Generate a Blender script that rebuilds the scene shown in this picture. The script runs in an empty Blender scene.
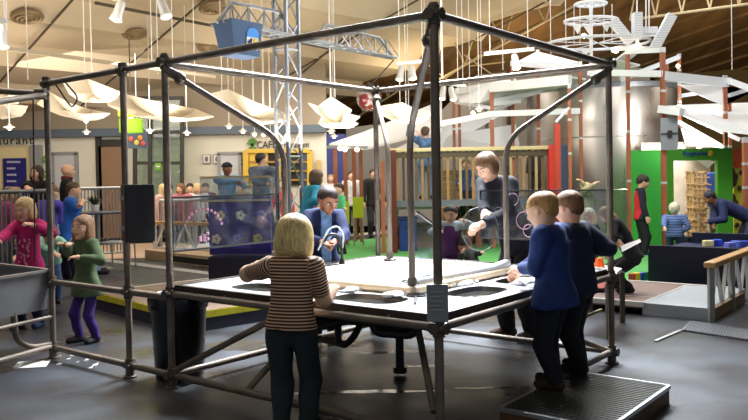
import bpy, math, random
import numpy as np
from mathutils import Vector, Matrix
rnd = random.Random(7)
SC = bpy.context.scene
COL = SC.collection
V = Vector

# ---------------------------------------------------------------- camera
F, PITCH, ROLL, SY, CH = 765.0, 0.0207, 0.0181, -14.8, 1.4
def W(px, py, d):
    """world point on the sight line of a pixel at distance d along +Y"""
    X, Y = px - 374.0, 210.0 + SY - py
    c, s = math.cos(-ROLL), math.sin(-ROLL)
    X, Y = X*c - Y*s, X*s + Y*c
    c, s = math.cos(PITCH), math.sin(PITCH)
    x, y, z = X/F, c + Y/F*s, -s + Y/F*c
    k = d/y
    return V((x*k, d, CH + z*k))
def G(px, py, z=0.0):
    p = W(px, py, 1.0)
    t = (z - CH)/(p.z - CH)
    return V((p.x*t, t, z))
cam_d = bpy.data.cameras.new('camera'); cam = bpy.data.objects.new('camera', cam_d); COL.objects.link(cam)
cam_d.sensor_width = 36.0; cam_d.lens = F/748.0*36.0; cam_d.shift_y = SY/748.0; cam_d.clip_end = 200
cam.matrix_world = Matrix.Translation((0, 0, CH)) @ Matrix.Rotation(math.pi/2 - PITCH, 4, 'X') @ Matrix.Rotation(-ROLL, 4, 'Z')
SC.camera = cam

# ---------------------------------------------------------------- materials
def lin(c):
    c = c/255.0
    return c/12.92 if c <= 0.04045 else ((c + 0.055)/1.055)**2.4
def rgb(r, g, b): return (lin(r), lin(g), lin(b), 1.0)
MATS = {}
def mat(name, col, rough=0.6, metal=0.0, var=0.0, vscale=8.0, bump=0.0, bscale=40.0, trans=0.0, emit=0.0, alpha=1.0, coat=0.0, rvar=0.0, ior=1.45, stretch=None):
    if name in MATS: return MATS[name]
    m = bpy.data.materials.new(name); m.use_nodes = True
    nt = m.node_tree; b = nt.nodes['Principled BSDF']
    c = rgb(*col)
    b.inputs['Base Color'].default_value = c
    b.inputs['Roughness'].default_value = rough; b.inputs['Metallic'].default_value = metal
    b.inputs['Transmission Weight'].default_value = trans; b.inputs['Alpha'].default_value = alpha
    b.inputs['Coat Weight'].default_value = coat; b.inputs['IOR'].default_value = ior
    if emit: b.inputs['Emission Color'].default_value = c; b.inputs['Emission Strength'].default_value = emit
    if var or bump or rvar:
        tc = nt.nodes.new('ShaderNodeTexCoord')
        src = tc.outputs['Object']
        if stretch:
            mp = nt.nodes.new('ShaderNodeMapping'); mp.inputs['Scale'].default_value = stretch
            nt.links.new(src, mp.inputs['Vector']); src = mp.outputs['Vector']
        if var or rvar:
            n = nt.nodes.new('ShaderNodeTexNoise'); n.inputs['Scale'].default_value = vscale; n.inputs['Detail'].default_value = 5
            nt.links.new(src, n.inputs['Vector'])
            if var:
                r = nt.nodes.new('ShaderNodeValToRGB')
                r.color_ramp.elements[0].position = 0.3; r.color_ramp.elements[1].position = 0.7
                r.color_ramp.elements[0].color = (c[0]*(1-var), c[1]*(1-var), c[2]*(1-var), 1)
                r.color_ramp.elements[1].color = (min(1, c[0]*(1+var)), min(1, c[1]*(1+var)), min(1, c[2]*(1+var)), 1)
                nt.links.new(n.outputs['Fac'], r.inputs['Fac']); nt.links.new(r.outputs['Color'], b.inputs['Base Color'])
            if rvar:
                mr = nt.nodes.new('ShaderNodeMapRange'); mr.inputs['From Min'].default_value = .3; mr.inputs['From Max'].default_value = .7
                mr.inputs['To Min'].default_value = max(.02, rough-rvar); mr.inputs['To Max'].default_value = min(1, rough+rvar)
                nt.links.new(n.outputs['Fac'], mr.inputs['Value']); nt.links.new(mr.outputs['Result'], b.inputs['Roughness'])
        if bump:
            n2 = nt.nodes.new('ShaderNodeTexNoise'); n2.inputs['Scale'].default_value = bscale; n2.inputs['Detail'].default_value = 4
            nt.links.new(src, n2.inputs['Vector'])
            bp = nt.nodes.new('ShaderNodeBump'); bp.inputs['Strength'].default_value = bump; bp.inputs['Distance'].default_value = 0.01
            nt.links.new(n2.outputs['Fac'], bp.inputs['Height']); nt.links.new(bp.outputs['Normal'], b.inputs['Normal'])
    MATS[name] = m
    return m
def stripes_mat(name, ca, cb, freq, attr=True, axis=2, duty=0.5, rough=0.85):
    """two yarn colours knitted in bands; 'along' is a coordinate stored on the garment"""
    if name in MATS: return MATS[name]
    m = bpy.data.materials.new(name); m.use_nodes = True
    nt = m.node_tree; b = nt.nodes['Principled BSDF']; b.inputs['Roughness'].default_value = rough
    if attr:
        a = nt.nodes.new('ShaderNodeAttribute'); a.attribute_name = 'along'; out = a.outputs['Fac']
    else:
        tc = nt.nodes.new('ShaderNodeTexCoord'); s = nt.nodes.new('ShaderNodeSeparateXYZ')
        nt.links.new(tc.outputs['Object'], s.inputs[0]); out = s.outputs[axis]
    mu = nt.nodes.new('ShaderNodeMath'); mu.operation = 'MULTIPLY'; mu.inputs[1].default_value = freq; nt.links.new(out, mu.inputs[0])
    fr = nt.nodes.new('ShaderNodeMath'); fr.operation = 'FRACT'; nt.links.new(mu.outputs[0], fr.inputs[0])
    r = nt.nodes.new('ShaderNodeValToRGB'); e = r.color_ramp.elements
    e[0].position = 0.0; e[0].color = rgb(*ca); e[1].position = duty; e[1].color = rgb(*cb)
    x = e.new(duty-.08); x.color = rgb(*ca); y = e.new(.94); y.color = rgb(*cb); z = e.new(1.0); z.color = rgb(*ca)
    nt.links.new(fr.outputs[0], r.inputs['Fac']); nt.links.new(r.outputs['Color'], b.inputs['Base Color'])
    MATS[name] = m
    return m
def clear_mat(name, tint=(235, 240, 242), refl=0.10, dirt=0.1, rough=0.05, scale=9.0):
    """clear plastic: mostly see-through, a gloss coat, and a drifting film of dried soap"""
    if name in MATS: return MATS[name]
    m = bpy.data.materials.new(name); m.use_nodes = True
    nt = m.node_tree; nt.nodes.clear()
    o = nt.nodes.new('ShaderNodeOutputMaterial'); t = nt.nodes.new('ShaderNodeBsdfTransparent'); t.inputs['Color'].default_value = rgb(*tint)
    g = nt.nodes.new('ShaderNodeBsdfGlossy'); g.inputs['Roughness'].default_value = rough
    d = nt.nodes.new('ShaderNodeBsdfDiffuse'); d.inputs['Color'].default_value = (.8, .82, .85, 1)
    fr = nt.nodes.new('ShaderNodeLayerWeight'); fr.inputs['Blend'].default_value = .5
    pw = nt.nodes.new('ShaderNodeMath'); pw.operation = 'POWER'; pw.inputs[1].default_value = 4.0; nt.links.new(fr.outputs['Facing'], pw.inputs[0])
    ad = nt.nodes.new('ShaderNodeMath'); ad.operation = 'MULTIPLY_ADD'; ad.inputs[1].default_value = .5; ad.inputs[2].default_value = refl
    nt.links.new(pw.outputs[0], ad.inputs[0])
    mx = nt.nodes.new('ShaderNodeMixShader'); nt.links.new(ad.outputs[0], mx.inputs[0]); nt.links.new(t.outputs[0], mx.inputs[1]); nt.links.new(g.outputs[0], mx.inputs[2])
    tc = nt.nodes.new('ShaderNodeTexCoord'); n = nt.nodes.new('ShaderNodeTexNoise'); n.inputs['Scale'].default_value = scale; n.inputs['Detail'].default_value = 6
    nt.links.new(tc.outputs['Object'], n.inputs['Vector'])
    mr = nt.nodes.new('ShaderNodeMapRange'); mr.inputs['From Min'].default_value = .45; mr.inputs['From Max'].default_value = .75; mr.inputs['To Min'].default_value = dirt*.25; mr.inputs['To Max'].default_value = dirt*2.2
    nt.links.new(n.outputs['Fac'], mr.inputs['Value'])
    m2 = nt.nodes.new('ShaderNodeMixShader'); nt.links.new(mr.outputs[0], m2.inputs[0]); nt.links.new(mx.outputs[0], m2.inputs[1]); nt.links.new(d.outputs[0], m2.inputs[2])
    nt.links.new(m2.outputs[0], o.inputs['Surface'])
    MATS[name] = m
    return m

# ---------------------------------------------------------------- mesh builder
class MB:
    def __init__(s): s.v = []; s.f = []
    def add(s, vs, fs):
        o = len(s.v); s.v += [tuple(p) for p in vs]; s.f += [tuple(i+o for i in f) for f in fs]; return s
    def box(s, c, size, M=None):
        c = V(c); hx, hy, hz = [k/2 for k in size]
        pts = [V((x, y, z)) for x in (-hx, hx) for y in (-hy, hy) for z in (-hz, hz)]
        if M is not None: pts = [M @ p for p in pts]
        return s.add([c + p for p in pts], [(0,1,3,2), (4,6,7,5), (0,4,5,1), (2,3,7,6), (0,2,6,4), (1,5,7,3)])
    def bar(s, a, b, w, h=None, up=(0, 0, 1)):
        a, b = V(a), V(b); h = h or w; d = (b-a); L = d.length
        if L < 1e-6: return s
        d.normalize(); up = V(up)
        if abs(d.dot(up)) > .98: up = V((0, 1, 0)) if abs(d.y) < .9 else V((1, 0, 0))
        x = d.cross(up).normalized(); z = x.cross(d).normalized()
        M = Matrix((x, d, z)).transposed()
        return s.box((a+b)/2, (w, L, h), M)
    def tube(s, pts, r, n=10, cap=True):
        pts = [V(p) for p in pts]; rs = r if isinstance(r, (list, tuple)) else [r]*len(pts)
        t0 = (pts[1]-pts[0]).normalized(); ref = V((0, 0, 1)) if abs(t0.z) < .9 else V((1, 0, 0))
        x = t0.cross(ref).normalized(); rings = []
        for i, p in enumerate(pts):
            t = (pts[min(i+1, len(pts)-1)] - pts[max(i-1, 0)]).normalized()
            x = (x - t*x.dot(t)).normalized(); y = t.cross(x)
            rings.append([p + (x*math.cos(2*math.pi*k/n) + y*math.sin(2*math.pi*k/n))*rs[i] for k in range(n)])
        vs = [q for g in rings for q in g]; fs = []
        for i in range(len(pts)-1):
            for k in range(n):
                fs.append((i*n+k, i*n+(k+1) % n, (i+1)*n+(k+1) % n, (i+1)*n+k))
        if cap: fs.append(tuple(range(n-1, -1, -1))); fs.append(tuple((len(pts)-1)*n+k for k in range(n)))
        return s.add(vs, fs)
    def lathe(s, prof, c=(0, 0, 0), n=20, M=None, cap=True):
        c = V(c); vs = []
        for r, z in prof:
            for k in range(n):
                p = V((r*math.cos(2*math.pi*k/n), r*math.sin(2*math.pi*k/n), z))
                vs.append(c + (M @ p if M is not None else p))
        fs = []
        for i in range(len(prof)-1):
            for k in range(n): fs.append((i*n+k, i*n+(k+1) % n, (i+1)*n+(k+1) % n, (i+1)*n+k))
        if cap: fs.append(tuple(range(n-1, -1, -1))); fs.append(tuple((len(prof)-1)*n+k for k in range(n)))
        return s.add(vs, fs)
    def ball(s, c, r, n=14, sc=(1, 1, 1), M=None):
        m = n//2
        prof = [(max(r*math.sin(math.pi*i/m), r*.01), -r*math.cos(math.pi*i/m)) for i in range(m+1)]
        c = V(c); vs = []
        for rr, z in prof:
            for k in range(n):
                p = V((rr*math.cos(2*math.pi*k/n)*sc[0], rr*math.sin(2*math.pi*k/n)*sc[1], z*sc[2]))
                vs.append(c + (M @ p if M is not None else p))
        fs = [(i*n+k, i*n+(k+1) % n, (i+1)*n+(k+1) % n, (i+1)*n+k) for i in range(m) for k in range(n)]
        fs.append(tuple(range(n-1, -1, -1))); fs.append(tuple(m*n+k for k in range(n)))
        return s.add(vs, fs)
    def prism(s, poly, d):
        """polygon of 3-D points given thickness along vector d"""
        poly = [V(p) for p in poly]; d = V(d); n = len(poly)
        return s.add(poly + [p+d for p in poly], [tuple(range(n-1, -1, -1)), tuple(range(n, 2*n))] + [(i, (i+1) % n, n+(i+1) % n, n+i) for i in range(n)])
    def torus(s, c, R, r, n=32, m=8, M=None, sc=(1, 1)):
        c = V(c); vs = []
        for i in range(n):
            a = 2*math.pi*i/n
            for j in range(m):
                b = 2*math.pi*j/m
                p = V(((R + r*math.cos(b))*math.cos(a)*sc[0], (R + r*math.cos(b))*math.sin(a)*sc[1], r*math.sin(b)))
                vs.append(c + (M @ p if M is not None else p))
        return s.add(vs, [(i*m+j, ((i+1) % n)*m+j, ((i+1) % n)*m+(j+1) % m, i*m+(j+1) % m) for i in range(n) for j in range(m)])
    def build(s, name, m, parent=None, smooth=False, bevel=0.0):
        me = bpy.data.meshes.new(name); me.from_pydata(s.v, [], s.f); me.update()
        if m is not None: me.materials.append(m)
        o = bpy.data.objects.new(name, me); COL.objects.link(o)
        if parent is not None:
            o.parent = parent; o.matrix_parent_inverse = parent_world(parent).inverted()
        import bmesh
        bm = bmesh.new(); bm.from_mesh(me); bmesh.ops.recalc_face_normals(bm, faces=bm.faces); bm.to_mesh(me); bm.free()
        if smooth:
            for p in me.polygons: p.use_smooth = True
            try: me.set_sharp_from_angle(angle=math.radians(40))
            except Exception: pass
        if bevel:
            b = o.modifiers.new('edge', 'BEVEL'); b.width = bevel; b.segments = 2; b.limit_method = 'ANGLE'
        return o
def parent_world(o):
    M = Matrix.LocRotScale(o.location, o.rotation_euler, o.scale)
    return parent_world(o.parent) @ o.matrix_parent_inverse @ M if o.parent else M
def tag(o, label, cat, group=None, kind=None):
    if label: o['label'] = label
    if cat: o['category'] = cat
    if group: o['group'] = group
    if kind: o['kind'] = kind
    return o
def thing(name, loc, label, cat, group=None):
    o = bpy.data.objects.new(name, None); COL.objects.link(o); o.location = loc; o.empty_display_size = .1
    return tag(o, label, cat, group)
def struct(o): o['kind'] = 'structure'; return o
def dup(root, delta, label=None, group=None, rotz=0.0):
    """a copy of a thing and of its parts and sub-parts, moved by delta"""
    r = root.copy(); COL.objects.link(r); r.location = root.location + V(delta); r.rotation_euler.z += rotz
    if label: r['label'] = label
    if group: r['group'] = group
    for ch in list(root.children):
        c = ch.copy(); COL.objects.link(c); c.parent = r
        for g in list(ch.children):
            q = g.copy(); COL.objects.link(q); q.parent = c
    return r
def text(body, size, M, m, name='lettering', parent=None, depth=0.004, align='CENTER', space=1.0):
    cu = bpy.data.curves.new(name, 'FONT'); cu.body = body; cu.size = size; cu.extrude = depth; cu.align_x = align; cu.align_y = 'CENTER'; cu.space_character = space
    cu.materials.append(m)
    tmp = bpy.data.objects.new(name, cu); COL.objects.link(tmp)
    me = bpy.data.meshes.new_from_object(tmp.evaluated_get(bpy.context.evaluated_depsgraph_get())); bpy.data.objects.remove(tmp)
    o = bpy.data.objects.new(name, me); COL.objects.link(o)
    if parent is not None:
        o.parent = parent; o.matrix_parent_inverse = parent_world(parent).inverted()
    o.matrix_world = M
    if parent is not None:
        o.matrix_basis = M
    return o
def bend(pts, R=.12, n=6):
    """round the corners of a polyline"""
    pts = [V(p) for p in pts]; out = [pts[0]]
    for i in range(1, len(pts)-1):
        a, b, c = pts[i-1], pts[i], pts[i+1]
        r = min(R, (a-b).length*.45, (c-b).length*.45)
        p, q = b + (a-b).normalized()*r, b + (c-b).normalized()*r
        for k in range(n+1):
            t = k/n; out.append(p*(1-t)**2 + b*2*t*(1-t) + q*t*t)
    return out + [pts[-1]]
# ---------------------------------------------------------------- figures: smooth distance fields meshed by surface nets
def smin(a, b, k):
    if k <= 0: return np.minimum(a, b)
    h = np.clip(.5 + .5*(b-a)/k, 0, 1)
    return b*(1-h) + a*h - k*h*(1-h)
class Cone:
    def __init__(s, a, b, r1, r2, k=.02): s.a, s.b, s.r1, s.r2, s.k = np.array(a, float), np.array(b, float), r1, r2, k
    def bb(s):
        r = max(s.r1, s.r2); return np.minimum(s.a, s.b)-r, np.maximum(s.a, s.b)+r
    def d(s, P):
        ba = s.b-s.a; L = max(float(ba @ ba), 1e-9)
        t = np.clip(((P-s.a) @ ba)/L, 0, 1)
        return np.linalg.norm(P - s.a - t[..., None]*ba, axis=-1) - (s.r1 + (s.r2-s.r1)*t)
class Ell:
    def __init__(s, c, r, R=None, k=.02): s.c, s.r, s.R, s.k = np.array(c, float), np.array(r, float), np.eye(3) if R is None else np.array(R), k
    def bb(s):
        m = np.abs(s.R) @ s.r; return s.c-m, s.c+m
    def d(s, P):
        q = (P - s.c) @ s.R
        k0 = np.linalg.norm(q/s.r, axis=-1); k1 = np.linalg.norm(q/(s.r**2), axis=-1)
        return k0*(k0-1)/np.maximum(k1, 1e-9)
def field(groups, res, fold=0.0, seed=0):
    """groups: list of (prims, carve prims, clip planes); union of the groups"""
    los, his = zip(*[p.bb() for g in groups for p in g[0]])
    lo = np.min(los, 0) - 3*res; hi = np.max(his, 0) + 3*res
    ax = [np.arange(lo[i], hi[i]+res, res) for i in range(3)]
    shape = tuple(len(a) for a in ax); tot = np.full(shape, .5)
    def block(l, h):
        sl = []
        for i in range(3):
            a = int(max(0, np.searchsorted(ax[i], l[i])-1)); b = int(min(shape[i], np.searchsorted(ax[i], h[i])+1)); sl.append(slice(a, max(a+1, b)))
        return tuple(sl)
    def pts(sl): return np.stack(np.meshgrid(*[ax[i][sl[i]] for i in range(3)], indexing='ij'), -1)
    for prims, carve, clips in groups:
        D = np.full(shape, .5)
        for p in prims:
            l, h = p.bb(); pad = p.k + 3*res; sl = block(l-pad, h+pad)
            D[sl] = smin(D[sl], p.d(pts(sl)), p.k)
        for p in carve:
            l, h = p.bb(); pad = p.k + 3*res; sl = block(l-pad, h+pad)
            D[sl] = -smin(-D[sl], p.d(pts(sl)), p.k)
        if clips:
            full = pts((slice(None),)*3)
            for c, n in clips: D = np.maximum(D, (full-np.array(c)) @ np.array(n))
        tot = smin(tot, D, .016 if len(groups) > 1 else 0)
    if fold:
        full = pts((slice(None),)*3); r = np.random.RandomState(seed)
        for i in range(5):
            w = r.normal(size=3); w /= np.linalg.norm(w); fr = r.uniform(22, 60)
            w[2] *= .6
            tot = tot + fold*.5*np.sin((full @ w)*fr + r.uniform(0, 6) + 1.2*np.sin(full[..., 2]*17))
    return tot, lo, res
def nets(D, lo, res):
    s = D < 0; nx, ny, nz = D.shape
    cnt = np.zeros((nx-1, ny-1, nz-1), np.float32); acc = np.zeros((nx-1, ny-1, nz-1, 3), np.float32)
    cor = [(i, j, k) for i in (0, 1) for j in (0, 1) for k in (0, 1)]
    def sub(A, c): return A[c[0]:nx-1+c[0], c[1]:ny-1+c[1], c[2]:nz-1+c[2]]
    for a in range(8):
        for b in range(a+1, 8):
            ca, cb = cor[a], cor[b]
            if sum(abs(ca[i]-cb[i]) for i in range(3)) != 1: continue
            da, db = sub(D, ca), sub(D, cb); m = (da < 0) != (db < 0)
            if not m.any(): continue
            t = da[m]/(da[m]-db[m])
            acc[m] += np.array(ca, np.float32) + t[:, None].astype(np.float32)*(np.array(cb, np.float32)-np.array(ca, np.float32)); cnt[m] += 1
    act = cnt > 0; idx = np.full(cnt.shape, -1, np.int64); idx[act] = np.arange(act.sum())
    cells = np.argwhere(act); verts = (cells + acc[act]/cnt[act][:, None])*res + lo
    quads = []
    for axn in range(3):
        o1, o2 = [(1, 2), (2, 0), (0, 1)][axn]
        sa = [slice(None)]*3; sb = [slice(None)]*3; sa[axn] = slice(0, -1); sb[axn] = slice(1, None)
        A, B = s[tuple(sa)], s[tuple(sb)]
        e = np.argwhere(A != B)
        if not len(e): continue
        ok = (e[:, o1] > 0) & (e[:, o2] > 0) & (e[:, o1] < D.shape[o1]-1) & (e[:, o2] < D.shape[o2]-1); e = e[ok]
        fl = A[tuple(e.T)]
        def cell(d1, d2):
            q = e.copy(); q[:, o1] -= d1; q[:, o2] -= d2; return idx[tuple(q.T)]
        q = np.stack([cell(1, 1), cell(0, 1), cell(0, 0), cell(1, 0)], 1)
        q[~fl] = q[~fl][:, ::-1]; quads.append(q)
    return verts, np.concatenate(quads) if quads else np.zeros((0, 4), int)
def np_mesh(name, verts, quads, m, parent=None, along=None):
    me = bpy.data.meshes.new(name); me.vertices.add(len(verts)); me.vertices.foreach_set('co', verts.astype(np.float32).ravel())
    me.loops.add(quads.size); me.loops.foreach_set('vertex_index', quads.astype(np.int32).ravel())
    me.polygons.add(len(quads)); me.polygons.foreach_set('loop_start', np.arange(0, quads.size, 4, dtype=np.int32))
    me.polygons.foreach_set('use_smooth', np.ones(len(quads), bool))
    me.update(calc_edges=True); me.validate()
    if along is not None:
        at = me.attributes.new('along', 'FLOAT', 'POINT'); at.data.foreach_set('value', along.astype(np.float32))
    me.materials.append(m)
    o = bpy.data.objects.new(name, me); COL.objects.link(o)
    if parent is not None: o.parent = parent
    return o
def join(parts):
    vs, qs, o = [], [], 0
    for v, q in parts: vs.append(v); qs.append(q+o); o += len(v)
    return np.concatenate(vs), np.concatenate(qs)
def rot(ax, a):
    return np.array(Matrix.Rotation(a, 3, ax))
def nrm(v): return v/max(np.linalg.norm(v), 1e-9)
def ik(S, T, l1, l2, hint):
    d = T-S; L = np.linalg.norm(d); L2 = min(max(L, abs(l1-l2)+.01), (l1+l2)*.995); d = d/max(L, 1e-6)
    T = S + d*L2; a = (l1*l1 - l2*l2 + L2*L2)/(2*L2); h = math.sqrt(max(l1*l1-a*a, 0))
    n = hint - d*(hint @ d); n = nrm(n)
    return S + d*a + n*h, T
SKIN = {'fair': (228, 180, 150), 'tan': (150, 100, 70), 'light': (235, 195, 165)}
SHOE = (40, 38, 40)
def person(loc, H, yaw, label, group=None, child=True, lean=0, side=0, head=(0, 0, 0), hands=(None, None), hints=(None, None), pelvis=None, feet=None, knees=None,
           hair=('short', (150, 110, 60)), shirt=None, trousers=None, shoes=SHOE, skin='fair', res=.012, hem=None, sleeve=1.0, twist=0, face=True, girth=1.0, jacket=None, inner=None, inner_full=False, seed=1, hat=None, hscale=1.0, tight=1.0):
    """one figure. Local frame: +Y ahead, +X to its right. hands: world points or None (hanging); feet: local (x,y) pairs; pelvis: height of hip joint"""
    H = float(H); c = 1.0 if child else 0.0
    hh = H*(.172 if child else .134)
    if child: hh = (.127 + .078*H)*hscale
    legL = H*(.455 if child else .475); th, sh = legL*.52, legL*.48-.035*H
    sw = H*(.098 if child else .112)*girth; hw = H*.052*girth
    Rz = rot('Z', math.radians(yaw)); base = np.array(loc, float)
    def L2(p):   # world -> local
        return Rz.T @ (np.array(p, float)-base)
    pz = pelvis if pelvis is not None else legL - .004*H
    pel = np.array([0, 0, pz])
    if feet is None: feet = ((-.065*H, -.02*H), (.065*H, .03*H))
    ft = [np.array([f[0], f[1], (f[2] if len(f) > 2 else 0)+.045*H]) for f in feet]
    T = rot('X', -math.radians(lean)) @ rot('Y', math.radians(side)) @ rot('Z', math.radians(twist))
    up, fw, rt = T[:, 2], T[:, 1], T[:, 0]
    torso = H - hh - legL - .035*H                      # hip joint to shoulder line
    sho = pel + up*torso
    neck = sho + up*(.03*H) + fw*.005*H
    HT = T @ rot('Z', math.radians(-head[1])) @ rot('X', -math.radians(head[0])) @ rot('Y', math.radians(head[2]))
    hc = neck + up*.012*H + HT[:, 2]*hh*.42 + HT[:, 1]*hh*.06
    S = [sho - rt*sw - up*.012*H, sho + rt*sw - up*.012*H]
    ua, fa = H*.168, H*.15
    hl = H*.1
    arms = []
    for i in (0, 1):
        sg = -1 if i == 0 else 1
        t = hands[i]
        if t is None: tw = S[i] + np.array([sg*.05*H, .05*H, -(ua+fa)*.97]); hint = np.array([sg*.3, -1., 0])
        else: tw = L2(t); hint = np.array([sg*.7, -.5, -.6])
        if hints[i] is not None: hint = np.array(hints[i], float)
        # the target is the fingers' grip: stop the wrist short of it
        if t is not None: tw = tw - nrm(tw-S[i])*hl*.55
        E_, W_ = ik(S[i], tw, ua, fa, hint)
        arms.append((S[i], E_, W_))
    legs = []
    for i in (0, 1):
        sg = -1 if i == 0 else 1
        hp = pel + rt*sg*hw*1.05
        kh = np.array([sg*.15, 1, .05]) if knees is None else np.array(knees[i], float)
        K_, A_ = ik(hp, ft[i], th, sh, kh); legs.append((hp, K_, A_))
    # ---- body
    r = res
    hp_ = lambda x, y, z: hc + HT @ (np.array([x, y, z])*hh)
    he = lambda c_, rr, k=.02: Ell(hp_(*c_), np.array(rr)*hh, HT, k*hh)
    hd = [he((0, -.05, .10), (.355, .44, .385), .05), he((0, .09, -.17), (.275, .30, .325), .16), he((0, .02, -.02), (.33, .38, .36), .1)]
    hd += [Cone(hp_(0, .385, .04), hp_(0, .455, -.085), .026*hh, .05*hh, .05*hh), he((-.045, .40, -.1), (.04, .04, .032), .03), he((.045, .40, -.1), (.04, .04, .032), .03)]
    hd += [he((s_*.15, .28, -.12), (.11, .1, .1), .08) for s_ in (-1, 1)]
    hd += [he((s_*.365, -.02, -.02), (.035, .075, .115), .02) for s_ in (-1, 1)]
    hd += [he((0, .345, -.255), (.105, .045, .022), .03), he((0, .33, -.30), (.085, .045, .026), .03), he((0, .31, -.42), (.1, .09, .07), .08)]
    hd += [Cone(neck - up*.03*H, hc - HT[:, 2]*hh*.25 - HT[:, 1]*hh*.08, .031*H, .027*H if not child else .028*H, .03)]
    carve = [he((s_*.15, .43, .03), (.085, .075, .055), .05) for s_ in (-1, 1)]
    parts = [nets(*field([(hd, carve, [])], max(r*.55, hh/55)))]
    cw, cd = H*(.082 if child else .092)*girth, H*(.060 if child else .064)*girth
    bodyp = [Ell(pel + up*.02*H, (hw+.036*H, .052*H*girth, .06*H), T, .02), Ell(pel + up*torso*.38, (cw*.8, cd*.82, .1*H), T, .02), Ell(pel + up*torso*.72, (cw*.88, cd*.85, .10*H), T, .02),
             Cone(S[0]*.75+S[1]*.25, S[1]*.75+S[0]*.25, .032*H, .032*H, .015), Cone(neck - up*.05*H, neck, .032*H, .03*H, .012)]
    for i in (0, 1):
        a, e, w = arms[i]; bodyp += [Cone(a, e, .027*H, .025*H, .008), Cone(e, w, .025*H, .019*H, .008)]
        h, k, an = legs[i]; bodyp += [Cone(h, k, .046*H*tight, .036*H*tight, .01), Cone(k, an, .036*H*tight, .026*H*tight, .01)]
    parts.append(nets(*field([(bodyp, [], [])], max(r*1.3, .014))))
    for i in (0, 1):                                     # hands: palm, four curled fingers, thumb
        a, e, w = arms[i]; d = nrm(w-e); sg = -1 if i == 0 else 1
        inw = np.array([-sg, 0, 0]); n = inw*abs(d[2]) + np.array([0, 0, -1])*(1-abs(d[2])) + np.array([0, .05, 0]); n = nrm(n - d*(n @ d))
        tv = np.cross(d, n) if i == 1 else np.cross(n, d)
        fr = hl*.058; HP = []
        pc = w + d*hl*.28
        HP.append(Ell(pc, (hl*.21, hl*.30, hl*.11), np.stack([tv, d, n], 1), .01)); HP.append(Cone(w - d*.02*H, w + d*hl*.15, .0185*H, .0175*H, .012))
        curl = .35 if hands[i] is None else .5
        for q, (off, ln) in enumerate(((.17, .40), (.057, .45), (-.057, .42), (-.165, .32))):
            b0 = w + d*hl*.48 + tv*off*hl*.95
            d1 = nrm(d*math.cos(curl) + n*math.sin(curl) + tv*off*.35); d2 = nrm(d*math.cos(curl*2.3) + n*math.sin(curl*2.3))
            m1 = b0 + d1*ln*hl*.52; m2 = m1 + d2*ln*hl*.5
            HP += [Cone(b0 - d*hl*.12, m1, fr*1.1, fr, .002), Cone(m1, m2, fr, fr*.85, .002)]
        tb = w + d*hl*.16 + tv*hl*.16; t1 = tb + nrm(tv*.8 + d*.75 + n*.3)*hl*.24; t2 = t1 + nrm(tv*.15 + d*.95 + n*.35)*hl*.2
        HP += [Cone(tb, t1, fr*1.35, fr*1.1, .006), Cone(t1, t2, fr*1.1, fr*.9, .003)]
        parts.append(nets(*field([(HP, [], [])], min(max(r*.4, .0042), .010))))
    v, q = join(parts)
    sk = mat('skin_'+skin, SKIN[skin], .5, var=.05, vscale=20)
    body = np_mesh('person', v, q, sk); body.location = loc; body.rotation_euler.z = math.radians(yaw)
    tag(body, label, 'person', group)
    # ---- clothes
    col_of = lambda x, nm: x if not isinstance(x, tuple) else mat('%s_%d_%d_%d' % ((nm,)+x), x, .88, var=.18, vscale=14, bump=.25, bscale=60)
    g = .010*(H/1.2)**.5
    hemz = hem if hem is not None else -.02*H
    if shirt is not None:
        cap_ = lambda k_: k_
        tor = [Ell(pel + up*torso*.36, (cw*.98+g, cd+g, .15*H), T, .05), Ell(pel + up*torso*.75, (cw+g, cd+g, .12*H), T, .05), Cone(S[0]*.8+S[1]*.2, S[1]*.8+S[0]*.2, .040*H+g, .042*H+g, .04),
               Ell(pel + up*hemz*.3, (hw+(.056*H+g*2.2 if hemz < -.02 else .051*H+g*1.3), .068*H*girth+g*1.6, .13*H), T, .05), Cone(neck - up*.045*H, neck - up*.022*H, .046*H, .036*H, .02)]
        if hemz < -.045: tor += [Ell(pel + up*hemz*.9, (hw+.064*H+g*2.4, .076*H*girth+g*2.2, .13*H), T, .05)]
        nh = nrm(up*.999)
        grp = [(tor, [Cone(neck + up*.012*H, neck + up*.09*H, .034*H, .034*H, .004)], [(pel + up*hemz, -nh), (neck + up*.004*H, up)])]
        for i in (0, 1):
            a, e, w = arms[i]
            if sleeve >= .99: end, n = w, nrm(w-e)
            elif sleeve > .5: end, n = e + (w-e)*(sleeve-.5)*2, nrm(w-e)
            else: end, n = a + (e-a)*sleeve*2, nrm(e-a)
            ra = girth
            if sleeve > .5:
                grp.append(([Cone(a + (S[1-i]-a)*.02, e, .038*H*ra+g*.9, .031*H*ra**.5+g*.7, .03)], [], []))
                grp.append(([Cone(e, w + nrm(w-e)*.03, .031*H*ra**.5+g*.7, .0235*H+g*.6, .015)], [], [(end, n)]))
            else: grp.append(([Cone(a + (S[1-i]-a)*.02, e, .038*H*ra+g, .036*H+g, .03)], [], [(end, n)]))
        v, q = nets(*field(grp, r, .0035 if r < .02 else 0, seed))
        dt = np.abs((v - pel) @ rt); al = (v - pel) @ up
        for i in (0, 1):
            a, e, w = arms[i]
            for (p0, p1, off) in ((a, e, 0.0), (e, w, np.linalg.norm(e-a))):
                ba = p1-p0; tu = ((v-p0) @ ba)/(ba @ ba); t = np.clip(tu, 0, 1); ds = np.linalg.norm(v-p0-t[:, None]*ba, axis=1)
                if off == 0: t = np.minimum(tu, 1)
                sel = (ds < .052*H+g) & (np.abs((v-pel) @ rt) > sw*.86) if off == 0 else (ds < .042*H+g)
                al = np.where(sel, torso - off - t*np.linalg.norm(ba), al)
        np_mesh('jacket' if jacket else 'shirt', v, q, col_of(shirt, 'cloth'), body, al)
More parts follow.
